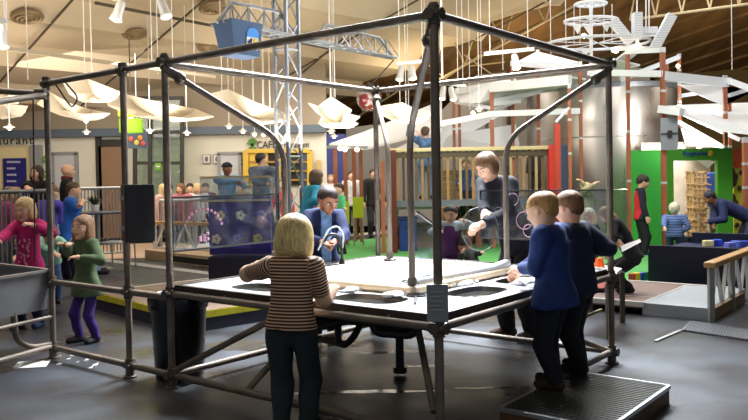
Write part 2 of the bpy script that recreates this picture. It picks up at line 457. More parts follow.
        if inner is not None:
            v, q = nets(*field([([Ell(p.c, p.r + .006, p.R, p.k) if isinstance(p, Ell) else Cone(p.a, p.b, p.r1+.004, p.r2+.004, p.k) for p in tor], [Cone(neck + up*.012*H, neck + up*.09*H, .036*H, .036*H, .004)], [(pel + up*hemz*.6, -nh), (neck + up*.004*H, up), (pel + rt*.036*H, rt), (pel - rt*.036*H, -rt), (pel + fw*.01*H, -fw)] if not inner_full else [(pel + up*hemz*.8, -nh), (neck - up*.035*H, up), (pel + rt*(sw+.012*H), rt), (pel - rt*(sw+.012*H), -rt)])], r))
            np_mesh('inner_shirt', v, q, inner, body)
    if trousers is not None:
        tr = [Ell(pel + up*.02*H, (hw+.042*H+g*.3, .056*H*girth+g*.3, .08*H), T, .03)]
        gr = [(tr, [], [(pel + up*.1*H, up)])]
        for i in (0, 1):
            h, k, an = legs[i]
            gr.append(([Cone(h, k, (.053*H*girth**.5+g*.4)*tight, (.046*H+g*.5)*tight, .02), Cone(k, an + nrm(an-k)*.05, (.046*H+g*.5)*tight, (.036*H+g*.6)*tight, .015)], [], [(an + nrm(an-k)*.012*H, nrm(an-k))]))
        v, q = nets(*field(gr, r, .004 if r < .02 else 0, seed+5)); np_mesh('trousers', v, q, col_of(trousers, 'cloth'), body)
    for i in (0, 1):
        h, k, an = legs[i]; fd = nrm(np.array([(-.16 if i == 0 else .16), 1, 0])); 
        a0 = np.array([an[0], an[1], ft[i][2]-.045*H])
        so = [Cone(a0 + fd*(-.02*H) + np.array([0, 0, .026*H]), a0 + fd*.085*H + np.array([0, 0, .022*H]), .027*H, .026*H, .02), Cone(a0 + np.array([0, 0, .03*H]), an + np.array([0, 0, .01*H]), .03*H, .031*H, .02)]
        v, q = nets(*field([(so, [], [((0, 0, a0[2]+.001), (0, 0, -1))])], max(r*.8, .008))); np_mesh('shoe', v, q, col_of(shoes, 'shoe'), body)
    # ---- hair and face
    if hair and hair[0] != 'none':
        st, hcx = hair
        hs = [he((0, -.075, .135), (.41, .455, .405), .05)]
        cv = []
        if st == 'short':
            hs.append(he((0, -.22, -.08), (.33, .25, .28), .12)); cv = [he((0, .36, -.17), (.36, .30, .36), .03), he((0, .0, -.42), (.5, .34, .3), .05)]
        elif st == 'buzz':
            hs = [he((0, -.06, .112), (.368, .450, .392), .05)]; hs.append(he((0, -.22, -.10), (.28, .22, .2), .1)); cv = [he((0, .40, -.14), (.42, .30, .36), .03), he((0, .0, -.42), (.5, .3, .34), .05)]
        elif st == 'bob':
            hs += [he((0, -.14, -.14), (.41, .34, .40), .1), he((-.33, .0, -.2), (.13, .25, .34), .08), he((.33, .0, -.2), (.13, .25, .34), .08)]
            cv = [he((0, .42, -.22), (.265, .36, .48), .03)]
        elif st == 'pageboy':
            hs += [he((0, -.2, -.02), (.38, .29, .36), .1), he((-.33, -.02, -.08), (.12, .24, .27), .08), he((.33, -.02, -.08), (.12, .24, .27), .08)]
            cv = [he((0, .42, -.26), (.285, .36, .50), .03)]
        elif st == 'long':
            hs += [he((0, -.2, -.3), (.42, .27, .6), .1), he((-.34, -.02, -.3), (.13, .22, .5), .08), he((.34, -.02, -.3), (.13, .22, .5), .08)]
            cv = [he((0, .42, -.2), (.26, .36, .46), .03)]
        elif st == 'crop':
            hs = [he((0, -.07, .125), (.378, .455, .385), .05)]; hs.append(he((0, -.25, -.12), (.27, .2, .2), .1)); cv = [he((0, .36, -.2), (.4, .30, .36), .03), he((0, .0, -.42), (.5, .3, .3), .05)]
        v, q = nets(*field([(hs, cv, [])], max(r*.6, hh/45), hh*.010, seed+2)); np_mesh('hair', v, q, hair_mat(hcx), body)
    if hat:
        v, q = nets(*field([([he((0, -.06, .16), (.43, .49, .40), .05)], [], [(hp_(0, 0, .14), -HT[:, 2])])], max(r*.7, hh/40))); np_mesh('hat', v, q, col_of(hat, 'hat'), body)
    if face:
        for s_ in (-1, 1):
            e = MB(); cpos = V(hp_(s_*.15, .325, .03)); e.ball(cpos, hh*.062, 10)
            o = e.build('eye', mat('eye_white', (225, 222, 218), .3), body, True); o.matrix_parent_inverse = Matrix()
            e = MB(); e.ball(V(hp_(s_*.15, .366, .028)), hh*.034, 8); o2 = e.build('iris', mat('iris_dark', (45, 32, 25), .25), o, True); o2.matrix_parent_inverse = Matrix()
            e = MB(); e.tube([V(hp_(s_*.06, .40, .115)), V(hp_(s_*.15, .385, .145)), V(hp_(s_*.24, .32, .115))], hh*.018, 6)
            o = e.build('eyebrow', hair_mat(hair[1] if hair and hair[0] != 'none' else (90, 60, 40)), body, True); o.matrix_parent_inverse = Matrix()
        e = MB(); e.tube([V(hp_(-.11, .345, -.272)), V(hp_(-.04, .392, -.268)), V(hp_(.04, .392, -.268)), V(hp_(.11, .345, -.272))], [hh*.012, hh*.026, hh*.026, hh*.012], 8)
        o = e.build('lips', mat('lips_pink', (185, 100, 95), .45), body, True); o.matrix_parent_inverse = Matrix()
    return body
def hair_mat(c):
    return mat('hair_%d_%d_%d' % c, c, .5, var=.5, vscale=10, bump=.6, bscale=30, stretch=(9, 9, 1.2))
# ---------------------------------------------------------------- the hall
def zceil(x, y): return 7.8 + .157*x - .155*y
def CEIL(px, py, drop=0.0):
    p = W(px, py, 1.0); dx, dz = p.x, p.z - CH
    d = (7.8 - drop - CH)/(dz - .157*dx + .155)
    return V((dx*d, d, CH + dz*d))
concrete = mat('concrete', (52, 56, 62), .40, var=.28, vscale=1.3, rvar=.16, bump=.12, bscale=25)
_r = [n for n in concrete.node_tree.nodes if n.type == 'VALTORGB'][0].color_ramp.elements   # worn warm patches in the cool grey
_r[0].color = rgb(45, 39, 33); _x = _r.new(.5); _x.color = rgb(52, 55, 61); _r[2].color = rgb(64, 70, 78)
fl = MB().box((0, 14, -.05), (60, 44, .1)).build('floor', concrete); struct(fl)
def slab(name, poly, m, h=.006):
    o = MB().prism([V((p[0], p[1], 0.0)) for p in poly], (0, 0, h)).build(name, m); return struct(o)
slab('floor_cafe', [G(-40, 262), G(150, 258), G(320, 262), G(340, 228), G(520, 216), V((8, 22.9, 0)), V((-16, 22.9, 0)), V((-16, 14, 0))], mat('floor_tan', (176, 150, 128), .4, var=.12, vscale=2), .004)
slab('floor_carpet', [G(322, 290), G(330, 243), G(395, 237), G(520, 238), G(600, 232), G(655, 228), G(662, 287), G(560, 300)], mat('carpet_green', (84, 158, 84), .9, var=.1, vscale=6), .009)
slab('trim_1', [G(326, 236.5), G(395, 230.6), G(395, 232.4), G(326, 238.5)], mat('strip_white', (225, 220, 215), .5), .012)
slab('trim_2', [G(0, 246), G(208, 272), G(208, 275), G(0, 249)], mat('strip_grey', (150, 150, 152), .5), .008)
# metal drain grating set into the floor
t = MB(); a, b, c_, d_ = G(690, 322), G(760, 333), G(760, 343), G(681, 331)
gr = MB().prism([a, b, c_, d_], (0, 0, .008)).build('floor_grate', mat('galvanised', (150, 154, 160), .4, .8, var=.2, vscale=20)); struct(gr)
for i in range(1, 26):
    k = i/26; p, q = a.lerp(b, k), d_.lerp(c_, k); t.bar(p + V((0, 0, .012)), q + V((0, 0, .012)), .02, .008)
struct(t.build('trim_3', mat('slot_dark', (92, 95, 100), .5)))
t = MB().bar(G(681, 331) + V((0, 0, .006)), G(655, 342) + V((0, 0, .006)), .03, .012); struct(t.build('trim_4', mat('joint_pale', (150, 150, 150), .5)))

# ceiling of long pale panels, folded into shallow bands
cream = mat('ceiling_cream', (212, 194, 168), .75, var=.07, vscale=.6)
A_, B_ = V((.707, .707, 0)), V((-.707, .707, 0))
prof, s = [], -18.0
while s < 30:
    prof += [(s, 0.0), (s+1.55, .16), (s+2.0, -.14)]; s += 2.35
m = MB(); vs = []
for (s, dz) in prof:
    z = 7.8 - .2206*s + dz
    for r_ in (-16, 16.3):
        p = B_*s + A_*r_; vs.append((p.x, p.y, z))
m.add(vs, [(2*i, 2*i+1, 2*i+3, 2*i+2) for i in range(len(prof)-1)])
m.add([(v[0], v[1], v[2]+.3) for v in vs], [(2*i, 2*i+2, 2*i+3, 2*i+1) for i in range(len(prof)-1)])
struct(m.build('ceiling', cream))
brown = mat('ceiling_boards', (120, 88, 48), .7, var=.35, vscale=1.6, stretch=(1.5, .25, 1))
def zb(x, y): return 10.0 + .0486*x - .248*y
m = MB(); n = 26
for i in range(n):
    r0 = 16.1 + i*1.0; r1 = r0 + .93
    pts = []
    for (s, r_) in ((-18, r0), (22, r0), (22, r1), (-18, r1)):
        p = B_*s + A_*r_; pts.append(V((p.x, p.y, zb(p.x, p.y) + (.05 if r_ == r1 else 0))))
    m.prism(pts, (0, 0, .12))
struct(m.build('ceiling_boarded', brown))
dark = mat('beam_dark', (88, 76, 62), .6)
for i, (p, q) in enumerate((((-30, 110), (80, -17)), ((70, 110), (215, -17)), ((225, 108), (430, -14)), ((255, 108), (345, 31)), ((360, 96), (560, -12)))):
    a, b = CEIL(*p), CEIL(*q)
    struct(MB().bar(a - V((0, 0, .14)), b - V((0, 0, .14)), .035, .03).build('trim_%d' % (5+i), dark))
struct(MB().bar(CEIL(95, -6) - V((0, 0, .16)), CEIL(330, 42) - V((0, 0, .16)), .05, .05).build('trim_10', dark))
struct(MB().bar(CEIL(-20, 45, .5), CEIL(215, 77, .5), .07, .07).build('trim_11', mat('rail_cream', (214, 200, 178), .5)))
# walls
cw_ = mat('wall_cream', (224, 217, 200), .7, var=.03, vscale=1)
yC = 20.0
def wx(px, d=yC): return W(px, 180, d).x
def wz(py, px=180, d=yC): return W(px, py, d).z
x0, x1 = -18.0, wx(327)
w = MB().box(((x0+x1)/2, yC+.1, 1.33), (x1-x0, .2, 2.66)).build('wall_cafe', cw_); struct(w)
struct(MB().box(((x0+x1)/2, yC+.3, 4.6), (x1-x0, .2, 4.0)).build('wall_bulkhead', mat('wall_taupe', (168, 152, 130), .75)))
struct(MB().box(((x0+x1)/2, yC-.12, 2.74), (x1-x0, .24, .2)).build('trim_12', mat('beam_blue_grey', (92, 104, 116), .5)))
struct(MB().box(((wx(327)+wx(346))/2, yC+.1, 1.3), (wx(346)-wx(327), .2, 2.6)).build('wall_blue', mat('wall_indigo', (52, 62, 120), .6)))
struct(MB().box((2, 27.2, 3.2), (50, .2, 6.6)).build('wall_back', mat('wall_umber', (84, 64, 40), .8, var=.3, vscale=1.2)))
pl = [(346, 240), (346, 128), (395, 122), (440, 112), (500, 52), (560, 50), (650, 70), (650, 240)]
struct(MB().prism([W(x, y, 23.0) for x, y in pl], (0, .2, 0)).build('wall_grey', mat('wall_stone', (186, 180, 176), .7)))
struct(MB().box((-15.5, 12, 2.5), (.2, 30, 6)).build('wall_left', mat('wall_dim', (150, 140, 128), .8)))
struct(MB().box((17.5, 12, 2.5), (.2, 32, 7)).build('wall_right', mat('wall_umber', (84, 64, 40), .8)))
struct(MB().prism([W(655, 240, 24), W(655, 60, 24), W(790, 60, 24), W(790, 240, 24)], (0, .2, 0)).build('wall_olive', mat('wall_olive', (110, 88, 48), .8, var=.3, vscale=1)))
# doors and openings of the cafe wall
def panel(name, px0, py0, px1, py1, m, d=yC, th=.06, off=.05):
    a, b = W(px0, py1, d-off), W(px1, py0, d-off)
    return MB().box(((a.x+b.x)/2, d-off, (a.z+b.z)/2), (b.x-a.x, th, b.z-a.z)).build(name, m)
white = mat('paint_white', (226, 224, 220), .5)
grey_d = mat('door_grey', (196, 196, 198), .45)
fr_d = mat('frame_dark', (58, 54, 50), .5, .3)
for i, (a, b, c, d2) in enumerate(((57, 155, 76, 236), (222, 155, 239, 230))):
    o = struct(panel('door_%d' % (i+1), a, b, c, d2, grey_d)); 
    x_, z_ = W(c, b, yC-.1), W(a, d2, yC-.1)
    f = MB(); f.bar((wx(a)-.05, yC-.06, 0), (wx(a)-.05, yC-.06, x_.z+.05), .08, .1); f.bar((wx(c)+.05, yC-.06, 0), (wx(c)+.05, yC-.06, x_.z+.05), .08, .1); f.bar((wx(a)-.09, yC-.06, x_.z+.05), (wx(c)+.09, yC-.06, x_.z+.05), .1, .08)
    f.build('door_frame', mat('frame_grey', (150, 150, 152), .5), o)
    MB().ball((wx(c)-.12, yC-.15, 1.0), .04).build('door_handle', mat('steel', (190, 192, 196), .3, 1.0), o, True)
struct(panel('door_3', 101, 146, 124, 238, mat('door_brown', (150, 118, 92), .35, var=.1, vscale=2)))
struct(panel('trim_13', 98, 131, 101, 238, fr_d)); struct(panel('trim_14', 101, 139, 135, 147, fr_d))
# lit doorway to the left with a blue poster in it
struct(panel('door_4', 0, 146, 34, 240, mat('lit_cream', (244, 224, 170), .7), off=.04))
struct(panel('trim_15', 34, 145, 41, 240, mat('frame_grey', (150, 150, 152), .5), off=.12, th=.2))
# wide yellow opening below the cafe lettering
o = struct(panel('window_1', 247, 151, 309, 186, mat('servery_dark', (44, 36, 24), .6)))
f = MB()
for p, q in (((246, 151), (246, 186)), ((310, 151), (310, 186)), ((246, 151), (310, 151)), ((278, 151), (278, 186))):
    f.bar(W(p[0], p[1], yC-.12), W(q[0], q[1], yC-.12), .14, .1)
f.build('window_frame', mat('paint_yellow', (222, 184, 70), .5), o)
f = MB()
for k in range(3): f.bar(W(250, 162+k*9, yC-.1), W(308, 162+k*9, yC-.1), .12, .05)
f.build('window_sill', mat('shelf_gold', (170, 130, 56), .5), o)
o = struct(panel('window_2', 250, 152, 268, 186, mat('paint_yellow', (222, 184, 70), .5), off=.09))
o = struct(panel('door_5', 305, 150, 312, 235, mat('door_slate', (70, 84, 112), .5), off=.1))
# glazed lobby beside the brown door
gl = clear_mat('glass_lobby', (226, 236, 228), .05, .06)
o = struct(panel('window_3', 135, 100, 182, 236, gl, d=19.4, th=.03))
f = MB()
for px in (135, 150, 165, 182): f.bar(W(px, 236, 19.3), W(px, 98, 19.3), .09, .09)
for py in (98, 132, 163, 200): f.bar(W(134, py, 19.3), W(183, py, 19.3), .08, .08)
f.build('window_frame', fr_d, o)
# cafe lettering with its green sprig
t = thing('cafe_sign', (W(284, 148, yC-.05)), 'row of dark letters on the cream wall above the yellow servery, green sprig before them', 'sign')
ink = mat('ink_dark', (44, 42, 40), .6)
R90 = Matrix.Rotation(math.pi/2, 4, 'X')
text('CAFE', .27, Matrix.Translation(W(256.5, 145.2, yC-.04)) @ R90 @ Matrix.Diagonal((.82, 1.0, 1, 1)), ink, 'lettering', t, .01, 'LEFT'); text('& restaurant', .22, Matrix.Translation(W(278.5, 145.2, yC-.04)) @ R90 @ Matrix.Diagonal((.72, 1.0, 1, 1)), ink, 'lettering', t, .01, 'LEFT')
m = MB(); 
for k in range(6):
    a = math.radians(40+k*24); c = W(252.5, 145.5, yC-.04); m.bar(c, c + V((.19*math.cos(a)*.8, 0, .19*math.sin(a))), .05, .04)
for k in range(2):
    c = W(252.5, 145.5, yC-.04); m.bar(c, c + V(((-.1, .1)[k], 0, -.1)), .05, .04)
m.build('sprig', mat('sprig_green', (90, 140, 60), .6), t)
tag(text('restaurant', .30, Matrix.Translation(W(33, 140.5, yC-.3)) @ R90, ink, 'restaurant_sign', None, .012, 'RIGHT', space=1.22), 'widely spaced dark letters on the cream wall above the lit doorway', 'sign')
t = tag(panel('poster', 4.5, 158, 26, 212, mat('poster_blue', (44, 42, 120), .5), off=.12, th=.03), 'tall dark blue poster with pale lines of print in the lit doorway', 'poster')
m = MB()
for k in range(7):
    wd = (13, 8, 9, 9, 7, 9, 8)[k]; m.bar(W(7, 162+k*6.4, yC-.15), W(7+wd, 162+k*6.4, yC-.15), .03, .05)
m.build('print', mat('print_pale', (186, 184, 210), .6), t)
for i, (px, py, lb) in enumerate(((206.5, 159, 'left of the two small framed pictures on the cream wall beside the white door'), (217, 159, 'right of the two small framed pictures on the cream wall beside the white door'))):
    t = tag(panel('framed_picture', px-3.6, py-4.6, px+3.6, py+4.6, mat('picture_frame', (150, 142, 128), .5), off=.04), lb, 'picture', 'small framed pictures on the cafe wall')
    panel('mount', px-2.9, py-3.9, px+2.9, py+3.9, white, off=.075, th=.02).parent = t
    o = MB().ball(W(px, py, yC-.09), .05, 8, (1, .3, 1.5)).build('motif', mat('motif_grey', (120, 116, 108), .6), t)
for px, py, lb in ((46.5, 159.5, 'small green notice on the wall by the lit doorway, nearer the ceiling'), (46, 174, 'small green notice on the wall by the lit doorway, lower one'), (158, 166.5, 'green square notice on the lobby glass, low on the middle pane'), (244.5, 162, 'small dark green notice on the wall left of the servery')):
    t = tag(panel('wall_notice', px-3, py-3.6, px+3, py+3.6, mat('notice_green', (112, 170, 40), .5) if px < 200 else mat('notice_dark', (60, 80, 56), .5), off=.06 if px != 158 else .75, th=.02), lb, 'notice', 'green notices')
    o = MB().bar(W(px-2, py, yC-.09 if px != 158 else yC-.78), W(px+2, py, yC-.09 if px != 158 else yC-.78), .01, .04).build('pictogram', white, t)
t = tag(panel('notice_board', 316.5, 160, 321, 176, mat('board_tan', (206, 176, 116), .6), off=.06, th=.03), 'narrow tan notice board on the cream wall next to the indigo wall', 'notice board')
# ---------------------------------------------------------------- ceiling fittings
for i, (px, py, rr, lb) in enumerate(((27, 17, .25, 'round air diffuser in the cream ceiling above the far left lamp rail'), (135, 34, .22, 'round air diffuser in the cream ceiling below the middle dark joint'), (213, 8, .24, 'round air diffuser partly behind the end of the grey truss boom'), (208, 47, .20, 'round air diffuser just left of the hanging blue box'), (22, 2, .2, 'small air diffuser cut by the top of the view'))[:4]):
    p = CEIL(px, py, .12); t = thing('air_diffuser', p, lb, 'air vent', 'round ceiling diffusers')
    nm = V((.157, -.155, -1)).normalized(); M = nm.to_track_quat('Z', 'Y').to_matrix()
    MB().torus(p, rr, .045, 32, 8, M).build('outer_ring', mat('vent_bronze', (150, 128, 96), .4, .4), t, True)
    MB().torus(p + nm*.03, rr*.68, .04, 32, 8, M).build('middle_ring', mat('vent_bronze', (150, 128, 96), .4, .4), t, True)
    MB().torus(p + nm*.05, rr*.38, .035, 24, 8, M).build('inner_ring', mat('vent_bronze', (150, 128, 96), .4, .4), t, True)
    MB().lathe([(rr*.95, 0), (rr*.9, .03), (rr*.2, .05)], p - nm*.02, 28, M).build('back_plate', mat('vent_tan', (150, 128, 100), .6), t, True)  # plain tan plate closing the back of the rings
    MB().lathe([(rr*.16, .02), (rr*.12, .07)], p, 16, M).build('hub', mat('vent_bronze', (150, 128, 96), .4, .4), t, True)
wire_m = mat('wire_white', (226, 224, 220), .5)
bulb_m = mat('bulb_glow', (255, 232, 190), .5, emit=9.0)
shade_m = mat('shade_white', (236, 232, 226), .4)
pend = [(9.5, 127, 12, 'over the widely spaced letters'), (86, 120, 12.5, 'by the second frame post, upper'), (86.5, 132, 14, 'by the second frame post, lower'), (187, 133, 15, 'in front of the lobby glass edge'), (229, 126, 14, 'first of the row over the cafe'),
        (243, 131, 15, 'second of the row over the cafe'), (254.5, 134, 16, 'third of the row over the cafe'), (263.5, 134.5, 16.5, 'fourth of the row over the cafe'), (270.5, 136.5, 17, 'last of the cafe row'), (331, 131, 14, 'upper one under the star shaped sail'), (334, 136, 15.5, 'lower one under the star shaped sail'), (150, 131, 15, 'behind the third frame post'), (479, 109, 14, 'under the play tower canopy')]
for px, py, d, lb in pend:
    p = W(px, py, d); t = thing('pendant_lamp', p, 'small glowing pendant lamp on a thin white wire, ' + lb, 'lamp', 'small pendant lamps')
    top = zceil(p.x, p.y) - .05 if px < 440 else 5.2
    MB().tube([p + V((0, 0, .05)), (p.x, p.y, top)], .008, 6).build('wire', wire_m, t)
    MB().lathe([(.02, .05), (.03, .03), (.085, .0), (.08, -.008)], p, 16).build('shade', shade_m, t, True)
    MB().ball(p - V((0, 0, .015)), .036, 10).build('bulb', bulb_m, t, True)
# loose suspension wires that carry nothing we can see
for i, (px, y1, d) in enumerate(((53, 240, 12), (28, 80, 13), (158, 74, 11), (92, 78, 12), (152, 70, 12), (173, 72, 12), (195, 92, 13), (222, 100, 13), (234, 100, 14), (253, 105, 14), (264, 110, 14), (331, 96, 13), (335, 98, 13), (400, 105, 14), (406, 105, 14), (409, 128, 15), (442, 78, 12), (458, 92, 14), (470, 110, 15), (482, 118, 16), (551, 60, 15), (566, 44, 15), (732, 70, 15), (503, 70, 14), (425, 60, 15))):
    if px == 53: continue
    p = W(px, y1, d); top = min(zceil(p.x, p.y), 6.5) if px < 450 else 6.3
    tag(MB().tube([p, (p.x, p.y, top)], .007, 6).build('suspension_wire', wire_m), 'thin white wire hanging straight down from the ceiling', 'wire', 'suspension wires')
# spotlights on short rails
spot_m = mat('spot_body', (206, 206, 204), .4, .3)
def spot_rail(a, b, d1, d2, heads, lb, lit=True):
    A, B = W(*a, d1), W(*b, d2); t = thing('spotlight_rail', (A+B)/2, lb, 'spotlights', 'spotlight rails')
    MB().bar(A, B, .05, .06).build('rail', spot_m, t)
    for k in (.12, .88):
        p = A.lerp(B, k); MB().tube([p, (p.x, p.y, min(zceil(p.x, p.y), 6.4) - .05)], .008, 6).build('hanger', wire_m, t)
    for k, dx in heads:
        p = A.lerp(B, k) - V((0, 0, .04)); dr = V((dx, -.25, -1)).normalized(); M = dr.to_track_quat('Z', 'Y').to_matrix()
        h = MB().lathe([(.045, .02), (.06, .06), (.065, .2), (.085, .28)], p, 14, M).build('lamp_head', spot_m, t, True)
        MB().lathe([(.07, .275), (.03, .30), (.005, .305)], p, 12, M).build('lens', bulb_m if lit else shade_m, h, True)
spot_rail((396, 64), (426, 61), 14, 14, ((.2, -.2), (.5, .1)), 'white spotlight rail with two angled heads left of the nearest frame post')
spot_rail((484, 54), (534, 49), 13, 13, ((.6, .1),), 'long white lamp rail before the play tower roof')
spot_rail((440, 83), (466, 86), 15, 15, ((.15, -.2), (.4, 0.2)), 'short white lamp rail with two heads beside the pale canopy')
spot_rail((112, -2), (168, -5), 10, 10, ((.18, -.25), (.85, .4)), 'lamp rail at the top edge, bright heads against the cream ceiling')
spot_rail((-12, 22), (7, 21), 9, 9, ((.7, .1),), 'dark lamp rail at the far left edge below an air diffuser')
# white sails hanging under the ceiling
def sail(px, d, lb, depth=.5, group='white fabric sails'):
    """px: outline in the picture; the cloth bellies and its corners sit at different depths"""
    n = len(px); cx = sum(p[0] for p in px)/n; cy = sum(p[1] for p in px)/n
    pts = []
    for i, p in enumerate(px):
        pts.append(W(p[0], p[1], d + depth*math.sin(i*2.4)))
    c = W(cx, cy, d) + V((0, .25, -.12)); vs, fs = [c], []
    K = 4
    for k in range(1, K+1):
        for i, p in enumerate(pts):
            q = c.lerp(p, k/K); q += V((0, .10, -.10))*math.sin(k/K*math.pi)*.8; vs.append(q)
    for i in range(n): fs.append((0, 1+i, 1+(i+1) % n))
    for k in range(K-1):
        for i in range(n): fs.append((1+k*n+i, 1+(k+1)*n+i, 1+(k+1)*n+(i+1) % n, 1+k*n+(i+1) % n))
    m = MB(); m.add(vs, fs); o = m.build('fabric_sail', sail_m, None, False)
    sd = o.modifiers.new('thick', 'SOLIDIFY'); sd.thickness = .012
    tag(o, lb, 'sail', group)
    return o
sail_m = mat('sail_cloth', (246, 240, 228), .8, trans=0.0)
_nt = sail_m.node_tree; _b = _nt.nodes['Principled BSDF']; _t = _nt.nodes.new('ShaderNodeBsdfTranslucent'); _t.inputs['Color'].default_value = (.9, .85, .75, 1)
_mx = _nt.nodes.new('ShaderNodeMixShader'); _mx.inputs[0].default_value = .45; _nt.links.new(_b.outputs[0], _mx.inputs[1]); _nt.links.new(_t.outputs[0], _mx.inputs[2])
_nt.links.new(_mx.outputs[0], _nt.nodes['Material Output'].inputs['Surface'])
sail([(62, 82), (86, 78), (122, 92), (96, 94), (69, 94)], 11, 'white fabric sail tucked below the corner of the frame at left')
sail([(37, 104), (48, 91), (70, 104), (92, 110), (110, 113), (84, 114), (56, 109)], 12, 'white fabric sail crossing the left frame post')
sail([(-12, 86), (6, 88), (22, 93), (2, 97), (-14, 98)], 12, 'upper white fabric sail at the left edge')
sail([(-12, 104), (4, 104), (28, 106), (8, 110), (-12, 112)], 12.5, 'lower white fabric sail at the left edge')
sail([(103, 94), (122, 93), (150, 100), (196, 109), (214, 117), (188, 119), (150, 114), (108, 106)], 12.5, 'longest white fabric sail, hanging over the lime drum lamp')
sail([(208, 94), (228, 89), (256, 103), (285, 113), (291, 119), (262, 122), (240, 113), (220, 103)], 12.5, 'large white fabric sail left of the truss tower with a grey upper fold')
sail([(309, 103), (318, 106), (331, 97), (352, 110), (344, 113), (360, 117), (348, 120), (358, 123), (319, 123), (322, 115)], 12, 'star shaped white fabric sail just right of the truss tower')
sail([(372, 108), (386, 105), (402, 103), (418, 110), (432, 112), (428, 118), (392, 118)], 13, 'white fabric sail behind the hanging globe')
# ---------------------------------------------------------------- truss tower and boom
alu = mat('aluminium', (150, 154, 163), .38, .75, var=.1, vscale=6)
Tc = W(289, 200, 12.0); Tc.z = 0
t = thing('truss_tower', Tc, 'tall triangular aluminium truss tower standing behind the exhibit, running up to the ceiling', 'truss')
lg = [Tc + V((-.19, .1, 0)), Tc + V((.02, -.12, 0)), Tc + V((.19, .12, 0))]
for p in lg: MB().tube([p, p + V((0, 0, 4.9))], .034, 10).build('chord', alu, t, True)
m = MB(); z = .1; k = 0
while z < 4.6:
    for i in range(3):
        a, b = lg[i], lg[(i+1) % 3]
        if k % 2: a, b = b, a
        m.tube([a + V((0, 0, z)), b + V((0, 0, z+.42))], .014, 6)
    if k % 4 == 0:
        for i in range(3): m.tube([lg[i] + V((0, 0, z)), lg[(i+1) % 3] + V((0, 0, z))], .02, 6)
    z += .42; k += 1
m.build('lacing', alu, t)
MB().box(Tc + V((0, .03, .03)), (.8, .8, .06)).build('base_plate', mat('steel_dark', (70, 72, 76), .4, .8), t)
ad = V((.707, .707, 0)); an_ = V((-.707, .707, 0))
zb_ = 3.66
P0 = W(217, 22.5, 11.1); P1 = W(394, 58, 13.7); ad = (P1-P0).normalized(); sidev = ad.cross(V((0, 0, 1))).normalized()
t = thing('truss_boom', (P0+P1)/2, 'horizontal aluminium truss boom carried by the tall truss tower', 'truss')
L = (P1-P0).length
for s_ in (-.16, .16): MB().tube([P0 + sidev*s_, P1 + sidev*s_*.3], .028, 8).build('chord', alu, t, True)
top = [P0 + V((0, 0, .0)), P0 + ad*.25 + V((0, 0, .34)), P0 + ad*(L*.30) + V((0, 0, .36)), P0 + ad*(L*.40) + V((0, 0, .03))]
MB().tube(top, .028, 8).build('chord', alu, t, True)
top2 = [P0 + ad*(L*.51) + V((0, 0, .03)), P0 + ad*(L*.56) + V((0, 0, .32)), P0 + ad*(L*.90) + V((0, 0, .30)), P1]
MB().tube(top2, .028, 8).build('chord', alu, t, True)
m = MB()
for k in range(12):
    f0, f1 = .03 + k*.08, .07 + k*.08
    if .38 < f0 < .50: continue
    s_ = 1 if k % 2 else -1
    for s2 in (-1, 1):
        b0 = P0 + ad*L*f0 + sidev*.15*s2; tp = P0 + ad*L*f1 + V((0, 0, .31)); b1 = P0 + ad*L*min(f1+.04, 1) + sidev*.15*s2
        if f1 < .33 or f1 > .55: m.tube([b0, tp], .012, 6); m.tube([tp, b1], .012, 6)
    m.tube([P0 + ad*L*f0 - sidev*.15, P0 + ad*L*f1 + sidev*.15], .012, 6)
m.build('lacing', alu, t)
# blue hanging box with its emblem
blue_box = mat('box_blue', (62, 88, 124), .5); 
c = W(238, 40, 11.25)
t = thing('hanging_box', c + V((0, 0, .3)), 'slate blue tapered box sign hanging under the truss boom, with a small emblem', 'sign')
fx = ad; sx = sidev
def P_(a, b, z): return c + fx*a + sx*b + V((0, 0, z))
m = MB(); hw_, dt_, db_ = .27, .24, .18
ts = [P_(-hw_, -dt_, .24), P_(hw_, -dt_, .24), P_(hw_, dt_, .24), P_(-hw_, dt_, .24)]; bs = [P_(-hw_+.08, -db_, -.24), P_(hw_-.02, -db_, -.24), P_(hw_-.02, db_, -.24), P_(-hw_+.08, db_, -.24)]
m.add(bs+ts, [(3, 2, 1, 0), (4, 5, 6, 7), (0, 1, 5, 4), (1, 2, 6, 5), (2, 3, 7, 6), (3, 0, 4, 7)]); m.build('case', blue_box, t)
frontn = sx if sx.y < 0 else -sx
def on_face(a, z): 
    f_ = (dt_ + (z-.24)/.48*(dt_-db_))
    return c + fx*a + frontn*(f_+.006) + V((0, 0, z))
def face_poly(name, pts, m_, lift=0):
    MB().prism([on_face(a, z) + frontn*lift for a, z in pts], frontn*.006).build(name, m_, t)
face_poly('emblem_arch', [(.0, .02), (.0, .09), (.04, .14), (.1, .16), (.17, .14), (.2, .09), (.2, .02)], mat('emblem_blue', (70, 140, 220), .4))
face_poly('emblem_field', [(.0, -.15), (.0, .02), (.2, .02), (.2, -.15)], mat('emblem_white', (230, 232, 235), .5))
face_poly('emblem_dark', [(.01, -.05), (.08, .01), (.09, .01), (.09, -.14), (.05, -.14)], mat('emblem_navy', (28, 34, 60), .5), .008)
face_poly('emblem_gold', [(.12, -.14), (.12, .01), (.19, .01), (.19, -.14)], mat('emblem_gold', (206, 170, 50), .5), .008)
m = MB()
for k in (-.2, 0, .2): m.tube([P_(k, 0, .24), P_(k, 0, .36)], .012, 6)
m.build('hanger', alu, t)
